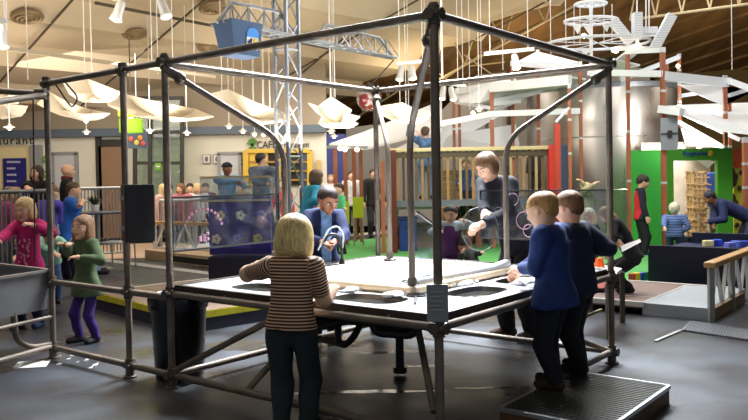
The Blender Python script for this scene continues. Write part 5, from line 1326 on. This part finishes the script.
# side table right behind the frame: white counter with a red book and orange cone
t = thing('side_counter', W(600, 300, 7.0), 'small white counter with dark edge beyond the right corner of the table', 'counter')
p = [G(575, 279, .48), G(608, 283, .48), G(622, 272, .48), G(590, 266, .48)]
MB().prism(p, (0, 0, .035)).build('counter_top', white, t)
for q_ in p: MB().bar((q_.x, q_.y, 0), (q_.x, q_.y, .48), .04, .04).build('leg', clampm, t)
c = W(600, 264, 7.9); c.z = .515 if False else c.z
cone_b = G(599.5, 267.5, .515)
t = thing('traffic_cone', cone_b, 'small orange plastic cone on the white side counter', 'cone')
MB().lathe([(.052, .0), (.05, .012), (.03, .09), (.026, .09)], cone_b, 20).build('cone', mat('cone_orange', (236, 92, 34), .45), t, True); MB().lathe([(.058, 0), (.058, .01), (.04, .013)], cone_b, 20).build('base', mat('cone_white', (226, 216, 204), .5), t, True)
t = thing('red_tray', G(600, 290, .14), 'red and black tray on the low platform behind the right frame post', 'tray')
pp = [G(578, 290, .14), G(604, 291, .14), G(612, 283, .14), G(590, 281, .14)]
MB().prism(pp, (0, 0, .03)).build('rim', mat('tray_black', (40, 34, 32), .5), t); MB().prism([V((q_.x*.98+.03, q_.y*.99+.05, .172)) for q_ in pp], (0, 0, .004)).build('mat', mat('tray_red', (178, 76, 58), .5), t)

# clutter stored under the raised walkway
for px, py0, py1, d, w2, col, nm, lb in ((407, 218, 238, 14.9, .34, (36, 60, 130), 'storage_crate', 'blue storage crate standing under the raised walkway'), (397, 226, 240, 15.4, .3, (150, 86, 50), 'storage_box', 'rust brown box under the raised walkway beside the blue crate'),
        (424, 224, 240, 15.6, .5, (186, 140, 92), 'wooden_chest', 'tan wooden chest under the raised walkway behind the film board'), (500, 214, 238, 16.0, .5, (210, 206, 200), 'white_cupboard', 'white cupboard under the right half of the raised walkway'), (538, 216, 240, 15.8, .4, (90, 96, 130), 'grey_cupboard', 'grey blue cupboard under the right end of the raised walkway')):
    x = W(px, 180, d).x; zt_ = W(px, py0, d).z
    t = thing(nm, V((x, d, 0)), lb, nm.split('_')[1]); m_ = mat(nm, col, .5, var=.12)
    MB().box((x, d, zt_/2 - .02), (w2, .4, zt_-.04)).build('body', m_, t, bevel=.01); MB().box((x, d, zt_), (w2+.03, .43, .05)).build('lid', m_, t, bevel=.01); MB().bar((x-.07, d-.22, zt_*.75), (x+.07, d-.22, zt_*.75), .02, .02).build('handle', fr_d, t)
# ---------------------------------------------------------------- people
stripe = stripes_mat('knit_stripes', (66, 42, 36), (208, 172, 138), 56, duty=.60)
def at(px, d, z=0.0): p = W(px, 180, d); return V((p.x, d, z))
person(at(288.5, 4.22), 1.235, -14, 'blond child seen from behind in a brown and tan striped top, reaching over the table', hair=('bob', (222, 190, 128)), shirt=stripe, trousers=(36, 44, 48), shoes=(40, 36, 34), res=.0085,
       hands=(W(258, 266, 4.66), W(336, 294, 4.50)), hints=((-1, -.35, -.5), (.15, -.5, -1)), head=(14, -2, 0), hem=.02, lean=4, twist=0, seed=3, girth=1.12, hscale=1.10, feet=((-.065, -.02), (.07, .03)))
person(at(553, 4.62, .118), 1.215, 56, 'blond boy in a long royal blue top standing on the low step', hair=('crop', (176, 132, 78)), shirt=(26, 50, 108), trousers=(24, 26, 36), shoes=(52, 38, 30), res=.0085,
       hands=(W(519, 274, 4.78), W(512, 279, 5.0)), hints=((-.6, -.6, -.6), (.6, -.4, -.7)), head=(18, 4, 0), hem=-.055, lean=3, seed=4, girth=1.25, feet=((-.05, -.02), (.06, .03)))
person(at(578, 4.98, .118), 1.205, 52, 'brown haired boy in a dark navy top, half hidden behind the boy in royal blue', hair=('crop', (112, 78, 48)), shirt=(26, 34, 58), trousers=(20, 20, 26), shoes=(34, 30, 30), res=.0095,
       hands=(W(549, 266, 5.4), W(584, 260, 5.15)), hints=((-.5, -.5, -.7), (.12, -.8, -1)), head=(16, 10, 0), hem=-.03, lean=3, seed=5, girth=1.2, feet=((-.05, -.02), (.06, .03)))
person(at(321, 6.80), 1.40, 200, 'boy with cropped dark hair in an open navy jacket', hair=('buzz', (48, 36, 30)), shirt=(20, 32, 74), trousers=(28, 30, 40), shoes=(34, 32, 34), skin='tan', res=.0105,
       hands=(W(334, 246, 6.35), W(324, 248, 6.35)), hints=((-.9, -.1, -.6), (.9, -.1, -.6)), head=(26, -14, 0), lean=9, seed=6, jacket=True, inner=mat('cloth_print_blue', (120, 160, 206), .85, var=.5, vscale=22))
person(at(519, 6.60), 1.70, 118, 'woman with a brown bob in a dark navy top, bending over the table towards us', child=False, hair=('pageboy', (112, 80, 52)), shirt=(15, 17, 32), trousers=(20, 20, 24), shoes=(70, 52, 40), res=.012,
       hands=(W(478, 232, 6.0), W(486, 226, 5.95)), hints=((-.5, -.5, -.7), (.6, -.6, -.5)), head=(8, -10, 0), lean=24, seed=7)
person(at(27, 7.55), 1.30, 168, 'fair haired girl in a bright pink printed top beside the metal trough', hair=('bob', (206, 174, 120)), shirt=(186, 34, 104), trousers=(34, 38, 66), shoes=(50, 60, 100), res=.0115,
       hands=(W(33, 226, 7.2), W(-6, 244, 7.1)), hints=((-.9, -.3, -.5), (.9, -.2, -.6)), head=(10, 0, 4), hem=-.03, seed=8)
person(at(84, 6.78), 1.145, 146, 'girl with long light brown hair in a green jacket and purple tights', hair=('long', (140, 104, 74)), shirt=(80, 98, 66), tight=.78, trousers=(58, 36, 112), shoes=(44, 40, 44), res=.0105,
       hands=(W(75, 262, 6.5), W(66, 246, 6.45)), hints=((-.8, -.4, -.5), (.7, -.3, -.6)), head=(-4, -16, 0), hem=-.10, lean=2, seed=9, girth=1.08, jacket=True)
person(at(47, 9.0), 1.12, 205, 'child in a pale mint top bending forward behind the girl in pink', hair=('short', (96, 70, 50)), shirt=(150, 200, 178), trousers=(70, 96, 140), res=.02, lean=42, hands=(W(64, 246, 8.6), W(58, 256, 8.5)), head=(10, 0, 0), face=False, seed=10)
# middle distance
person(at(305, 10.0), 1.57, -62, 'girl in a turquoise top, behind the boy in the navy jacket', child=False, hair=('bob', (112, 86, 64)), shirt=(48, 150, 182), trousers=(36, 38, 48), res=.02, hands=(W(318, 208, 9.7), W(322, 206, 9.9)), lean=12, face=False, seed=11, sleeve=.8)
person(at(261, 13.2, .17), 1.74, -30, 'dark haired youth in a grey blue hoodie before the yellow servery', child=False, hair=('crop', (40, 32, 28)), shirt=(104, 118, 140), trousers=(52, 62, 86), res=.024, hands=(W(270, 186, 12.9), W(276, 190, 12.8)), face=False, seed=12, head=(0, 20, 0))
person(at(227, 12.6, .17), 1.56, 214, 'youngster in a dark beanie and light blue top, above the flower photographs', child=False, hair=None, hat=(34, 38, 46), shirt=(118, 170, 214), trousers=(56, 74, 120), skin='tan', res=.02, hands=(W(240, 183, 12.2), W(244, 182, 12.1)), hints=((-.8, 0, -.6), (.8, 0, -.6)), seed=13)
person(at(339, 14.4), 1.36, 120, 'child in a light green hoodie and dark trousers beside the orange posts', hair=('crop', (70, 50, 36)), shirt=(90, 196, 136), trousers=(34, 38, 50), res=.022, hands=(None, W(346, 210, 14.2)), face=False, seed=14)
person(at(351, 19.2), 1.62, 190, 'person in white with a dark teal scarf standing beyond the orange posts', child=False, hair=('short', (60, 46, 36)), shirt=(206, 210, 208), trousers=(40, 44, 52), res=.03, face=False, seed=15)
person(at(373, 18.6), 1.66, 200, 'person in a black top with dark hair beyond the porch, right of the orange posts', child=False, hair=('short', (40, 34, 32)), shirt=(34, 32, 34), trousers=(40, 40, 44), res=.03, face=False, seed=16)
person(at(331, 19.0), 1.55, 180, 'person in pale pink standing before the indigo wall', child=False, hair=('bob', (150, 120, 90)), shirt=(214, 190, 190), trousers=(70, 72, 90), res=.03, face=False, seed=17)
# left: standing adults and seated visitors
person(at(38, 11.9), 1.72, 168, 'woman with a dark bob in a black top, standing by the blue poster', child=False, hair=('bob', (52, 34, 30)), shirt=(26, 24, 28), trousers=(48, 46, 50), res=.02, sleeve=.4, hands=(None, W(28, 190, 11.0)), seed=18)
person(at(67, 12.9), 1.76, -75, 'bald man in black with a dark red scarf, standing before the grey door', child=False, hair=None, shirt=(28, 28, 32), trousers=(34, 34, 40), res=.022, seed=19)
def scarf(px, d, z, col, lb):
    c = at(px, d, z); tag(MB().torus(c, .062, .04, 20, 8, None, (1, .9)).build('scarf', mat('scarf_wine', col, .8, bump=.4), None, True), lb, 'scarf')
scarf(67, 12.92, W(67, 178, 12.7).z, (110, 30, 44), 'dark red scarf round the neck of the bald man')
def seated(px, d, yaw, lb, shirt, trousers, hair, H=1.65, child=False, sz=.46, lean=8, head=(4, 0, 0), hands=None, group=None, res=.024, skin='fair', **k):
    legL = H*(.455 if child else .475)
    c = at(px, d)
    return person(c, H, yaw, lb, group, child=child, lean=lean, pelvis=sz+.09, feet=((-.1, .42), (.1, .44)), knees=((-.1, 1, .6), (.1, 1, .6)), hair=hair, shirt=shirt, trousers=trousers, res=res, face=False, head=head, skin=skin,
                  hands=hands or (None, None), **k)
seated(64, 11.8, -70, 'man in a bright blue shirt and pale jeans, seated side on at a cafe chair', (34, 92, 176), (130, 150, 184), ('crop', (86, 66, 48)), 1.74, hands=(W(80, 208, 11.6), W(84, 206, 12.0)), seed=20)
seated(44, 11.0, -30, 'person in a violet top seated left of the man in bright blue', (86, 70, 170), (50, 50, 70), ('short', (110, 84, 60)), 1.66, hands=(W(52, 214, 11.3), W(58, 212, 11.4)), seed=21)
seated(22, 12.0, 150, 'fair haired seated visitor in a dusty red top behind the girl in pink', (176, 70, 84), (60, 60, 80), ('bob', (196, 160, 110)), 1.6, seed=22)
seated(13, 13.2, 160, 'seated visitor with grey brown hair in a mauve top near the blue poster', (150, 110, 130), (60, 60, 70), ('bob', (110, 96, 80)), 1.62, seed=23)
seated(-4, 11.4, 200, 'seated visitor in a plum top cut by the left edge of the view', (140, 60, 96), (60, 60, 70), ('short', (120, 90, 66)), 1.62, seed=24)
for i, (px, d, yw, sh, hr, st, lb) in enumerate((
    (158, 15.8, -100, (200, 160, 150), (206, 176, 126), 'long', 'blonde seated guest just right of the black screen housing'), (171, 16.6, 170, (110, 120, 138), (70, 54, 44), 'short', 'dark haired seated guest in grey behind the third frame post'),
    (184, 16.2, 160, (180, 110, 116), (120, 80, 50), 'bob', 'seated guest in dusty pink, auburn hair, left of the huddle of guests'), (190, 18.0, 190, (80, 40, 60), (40, 30, 28), 'short', 'dark haired guest seated at the back of the huddle of guests'),
    (197, 16.4, 200, (222, 220, 226), (210, 178, 124), 'bob', 'fair haired seated guest in white in the huddle of guests'), (205, 17.2, 195, (96, 36, 70), (58, 42, 36), 'short', 'guest in a wine red top at the right of the huddle'), (240, 18.2, 200, (140, 124, 112), (50, 40, 34), 'crop', 'dark haired guest low behind the person in the beanie'),
    (283, 17.4, 170, (196, 90, 100), (190, 160, 120), 'short', 'guest in rose red beyond the dark haired youth, near the truss tower'))):
    seated(px, d, yw, lb, sh, (60, 60, 76), (st, hr), 1.62, seed=30+i, res=.03)
# play tower and right side
zd_ = W(470, 201, 14.4).z + .03
person(V((W(426, 180, 15.2).x, 15.2, zd_)), 1.46, -4, 'child in faded denim on the raised walkway, arm stretched upwards', hair=('crop', (84, 60, 46)), shirt=(86, 122, 166), trousers=(130, 156, 190), res=.022, hands=(W(408, 120, 15.1), W(416, 134, 14.95)), hints=((-.7, -.2, -.7), (-.5, -.3, -.8)), face=False, seed=40)
person(V((W(466, 180, 15.3).x, 15.3, zd_ - .35)), 1.14, 176, 'child in a navy waistcoat with pale sleeves behind the slatted guard rail', hair=('short', (100, 72, 52)), shirt=(70, 96, 150), trousers=(40, 44, 66), res=.022, hands=(W(474, 186, 15.1), W(458, 186, 15.1)), seed=41, face=False)
person(at(448, 9.3), 1.10, 200, 'small dark haired child in a pale top beyond the far corner of the table', hair=('crop', (26, 24, 28)), shirt=(176, 196, 200), trousers=(90, 50, 110), res=.015, hands=(W(466, 220, 9.0), W(437, 232, 8.9)), hints=((-.9, 0, -.4), (.9, 0, -.4)), seed=42, lean=8, head=(10, 40, 0), girth=1.1, inner=mat('cloth_purple', (104, 60, 120), .8), inner_full=True)
person(at(476, 9.0), .92, 30, 'crouching child in grey green with light trousers, right of the small dark haired child', hair=('short', (78, 66, 54)), shirt=(70, 78, 74), trousers=(180, 190, 186), res=.018, lean=40, seed=43, face=False, pelvis=.30, feet=((-.10, .02), (.1, .10)), knees=((-.3, 1, .4), (.3, 1, .4)), hands=(W(462, 252, 8.8), W(484, 252, 8.8)))
person(at(640, 13.3), 1.42, -100, 'boy in a black and red jacket standing before the plain green panel', hair=('short', (46, 36, 34)), shirt=(30, 32, 50), trousers=(26, 26, 32), shoes=(40, 60, 90), res=.016, hands=(None, None), head=(20, 0, 0), seed=44, jacket=True, inner=mat('cloth_red', (196, 36, 48), .8), inner_full=True)
person(at(674, 11.9), .97, -20, 'small white blond child in a blue checked shirt, back to us behind the navy tub', hair=('short', (226, 212, 184)), shirt=stripes_mat('check_blue', (62, 84, 140), (106, 128, 176), 24, duty=.5), trousers=(50, 60, 90), res=.015, hands=(W(664, 235, 11.5), W(682, 236, 11.9)), seed=45, face=False, girth=1.4)
person(at(751, 11.75), 1.52, 82, 'dark haired man in a navy jumper bending low towards the plank tower', child=False, hair=('short', (40, 38, 46)), shirt=(34, 42, 82), trousers=(66, 74, 96), res=.017, lean=64, hands=(W(705, 226, 11.7), W(712, 236, 11.5)), head=(-30, 0, 0), seed=46, face=False, skin='tan', pelvis=.70)
person(at(634, 8.3, .125), 1.26, 66, 'person in black with light brown hair, crouching beyond the right frame post', child=False, hair=('long', (172, 132, 92)), shirt=(24, 24, 30), trousers=(26, 26, 32), res=.016, lean=28, pelvis=.36, feet=((-.12, .05), (.14, .12)), knees=((-.2, 1, .5), (.2, 1, .5)), hands=(W(608, 258, 7.9), W(622, 262, 7.8)), head=(20, 0, 0), seed=47, face=False)
person(at(586, 13.0), 1.30, 186, 'blond child with both arms raised, seen over the right clear splash panel', hair=('short', (206, 176, 118)), shirt=(150, 140, 110), trousers=(80, 86, 80), res=.02, hands=(W(578, 177, 12.8), W(597, 181, 12.8)), hints=((-.9, 0, -.5), (.9, 0, -.5)), seed=48)
person(at(588, 9.6), 1.0, 190, 'small fair haired child in dark clothes, seen through the right clear splash panel', hair=('bob', (222, 206, 176)), shirt=(60, 62, 72), trousers=(40, 40, 48), res=.018, seed=49, face=False)
person(at(535, 15.6, zd_), 1.05, 170, 'child in dark clothes behind the right end of the slatted guard rail', hair=('short', (150, 110, 80)), shirt=(50, 50, 56), trousers=(40, 40, 46), res=.024, seed=50, face=False)
# items they hold
c = W(480, 229, 6.0)
t = thing('bubble_hoop', c, 'clear round bubble hoop held over the table by the bending woman', 'bubble hoop')
Mh = (V((.25, -1, .1))).normalized().to_track_quat('Z', 'Y').to_matrix()
MB().torus(c, 0.155, .0025, 36, 8, Mh, (1, 1.1)).build('hoop', mat('hoop_clear', (96, 102, 108), .3), t, True)
m = MB(); n = 36; m.add([c + Mh @ V((.152*math.cos(2*math.pi*k/n), .167*math.sin(2*math.pi*k/n), 0)) for k in range(n)], [tuple(range(n))]); m.build('soap_film', clear_mat('soap_film', (240, 243, 248), .06, .03, .02), t)
t = tag(MB().prism([W(621, 246, 7.8), W(640, 239, 7.75), W(641, 242, 7.7), W(622, 252, 7.75)], (0, .01, 0)).build('paper_sheet', mat('paper_white', (216, 216, 214), .7)), 'white paper held by the crouching person in black', 'paper')

h0 = W(318, 250, 6.35)
tag(MB().tube(bend([h0, W(324, 238, 6.35), W(330, 228, 6.4), W(338, 226, 6.4), W(344, 236, 6.35), W(342, 250, 6.3)], .12), .008, 8).build('soap_hose', mat('hose_white', (206, 214, 218), .3), None, True), 'thin white hose arching in front of the boy in the navy jacket', 'hose')

# pale printed letters on the pink top
pk = [o for o in bpy.data.objects if o.get('label', '').startswith('fair haired girl in a bright pink')][0]
m = MB(); rr = random.Random(4)
shm = [c for c in pk.children if c.name.startswith('shirt')][0].data
cand = [v for v in shm.vertices if v.normal.y > .75 and abs(v.co.x) < .065 and .62 < v.co.z < .88]
for v in rr.sample(cand, min(len(cand), 26)):
    n = V(v.normal); c = V(v.co) + n*.002; M = n.to_track_quat('Z', 'Y').to_matrix(); m.box(c, (.016, .022, .002), M)
o = m.build('shirt_print', mat('print_rose', (226, 160, 190), .7), pk); o.matrix_parent_inverse = Matrix()
# ---------------------------------------------------------------- light
def area(name, loc, size, power, col=(1, 1, 1), tgt=None, sy=None, spread=180):
    l = bpy.data.lights.new(name, 'AREA'); l.energy = power; l.color = col; l.shape = 'RECTANGLE'; l.size = size; l.size_y = sy or size; l.spread = math.radians(spread)
    o = bpy.data.objects.new(name, l); COL.objects.link(o); o.location = loc
    d = (V(tgt) - V(loc)) if tgt is not None else V((0, 0, -1)); o.rotation_euler = d.to_track_quat('-Z', 'Y').to_euler(); return o
def spot(name, loc, tgt, power, ang=60, col=(1, .9, .75), r=.05, blend=.6):
    l = bpy.data.lights.new(name, 'SPOT'); l.energy = power; l.color = col; l.spot_size = math.radians(ang); l.spot_blend = blend; l.shadow_soft_size = r
    o = bpy.data.objects.new(name, l); COL.objects.link(o); o.location = loc; o.rotation_euler = (V(tgt)-V(loc)).to_track_quat('-Z', 'Y').to_euler(); return o
def point(name, loc, power, col=(1, .88, .7), r=.06):
    l = bpy.data.lights.new(name, 'POINT'); l.energy = power; l.color = col; l.shadow_soft_size = r
    o = bpy.data.objects.new(name, l); COL.objects.link(o); o.location = loc; return o
# unseen overhead lights beyond the exhibit (cool) and lamp light over the halls (warm)
area('overhead_light', (.6, 8.2, 4.9), 2.4, 460, (.92, .96, 1.0), (.1, 5.6, .7), 2.0, 70)  # added over the far side to whiten the wet table top
area('overhead_light', (2.4, 11.0, 5.2), 4.0, 380, (.90, .95, 1.0), (1.6, 7.2, 0), 3.0)
area('overhead_light', (4.5, 15.0, 5.6), 5.0, 170, (.95, .97, 1.0), (4.2, 14.0, 0), 3.0)
area('tower_fill', (2.6, 8.6, 4.6), 2.0, 60, (1, .97, .92), (4.0, 14.5, 2.0), 1.0)  # added fill from the camera side to brighten the tower
area('hall_light', (-5.5, 15.5, 3.6), 4.0, 210, (1, .92, .80), (-5.5, 17.5, 0), 3.0)
area('hall_light', (.0, 18.0, 3.7), 4.0, 150, (1, .94, .85), (0, 18.5, 0), 2.0)
area('hall_light', (-4.8, 8.2, 4.6), 2.6, 100, (1, .93, .84), (-3.6, 7.4, 0), 2.0)
area('hall_light', (-1.5, 1.2, 4.4), 2.5, 24, (1, .95, .88), (.2, 4.6, .6), 2.0)
area('hall_light', (11, 15.0, 4.8), 3.0, 200, (1, .9, .7), (9.5, 18, 0), 2.0)
# unseen uplights added below the sails to wash them and the ceiling
for i, (x, y, z, p) in enumerate(((-4.6, 10.6, 1.9, 70), (-3.2, 11.6, 1.9, 60), (-1.6, 11.8, 2.0, 60), (-.4, 11.6, 2.0, 50), (.5, 12.6, 2.0, 40), (-6.2, 11.4, 1.9, 50))):
    area('uplight', (x, y, z), 1.2, p, (1, .90, .76), (x-.2, y+.5, z+3))
for i, (x, y, z, p) in enumerate(((-7.0, 15.0, 3.0, 18), (-2.2, 16.8, 3.0, 22), (1.6, 10.8, 3.9, 24), (-3.6, 9.6, 3.4, 16))):
    area('uplight', (x, y, z), .8, p, (1, .86, .68), (x-.6, y+.8, z+3))
for i, (x, y, z, p) in enumerate(((4.2, 19.5, 3.4, 40), (1.2, 20.5, 3.2, 40), (8.5, 18.0, 3.2, 30))):
    area('uplight', (x, y, z), .8, p, (1, .80, .50), (x, y+.8, z+3))
w = bpy.data.worlds.new('world'); SC.world = w; w.use_nodes = True
w.node_tree.nodes['Background'].inputs['Color'].default_value = (.78, .88, 1.0, 1); w.node_tree.nodes['Background'].inputs['Strength'].default_value = .26
SC.view_settings.view_transform = 'Standard'; SC.view_settings.look = 'None'; SC.view_settings.gamma = 1.0; SC.view_settings.exposure = 0.0
SC.view_settings.use_curve_mapping = False
SC.cycles.max_bounces = 8; SC.cycles.transparent_max_bounces = 16

area('hall_light', (1.6, 11.6, 3.2), 1.6, 70, (1, .93, .82), (1.4, 16.2, .4), 1.0)  # added to brighten the space under the raised walkway
area('hall_light', (5.9, 14.5, 2.6), .6, 110, (1, .95, .88), (5.9, 15.5, 1.3), .4)  # added behind the green window to brighten its backdrop
area('hall_light', (5.4, 9.0, 4.4), 1.6, 90, (1, .97, .92), (5.2, 13.2, .9), 1.0)
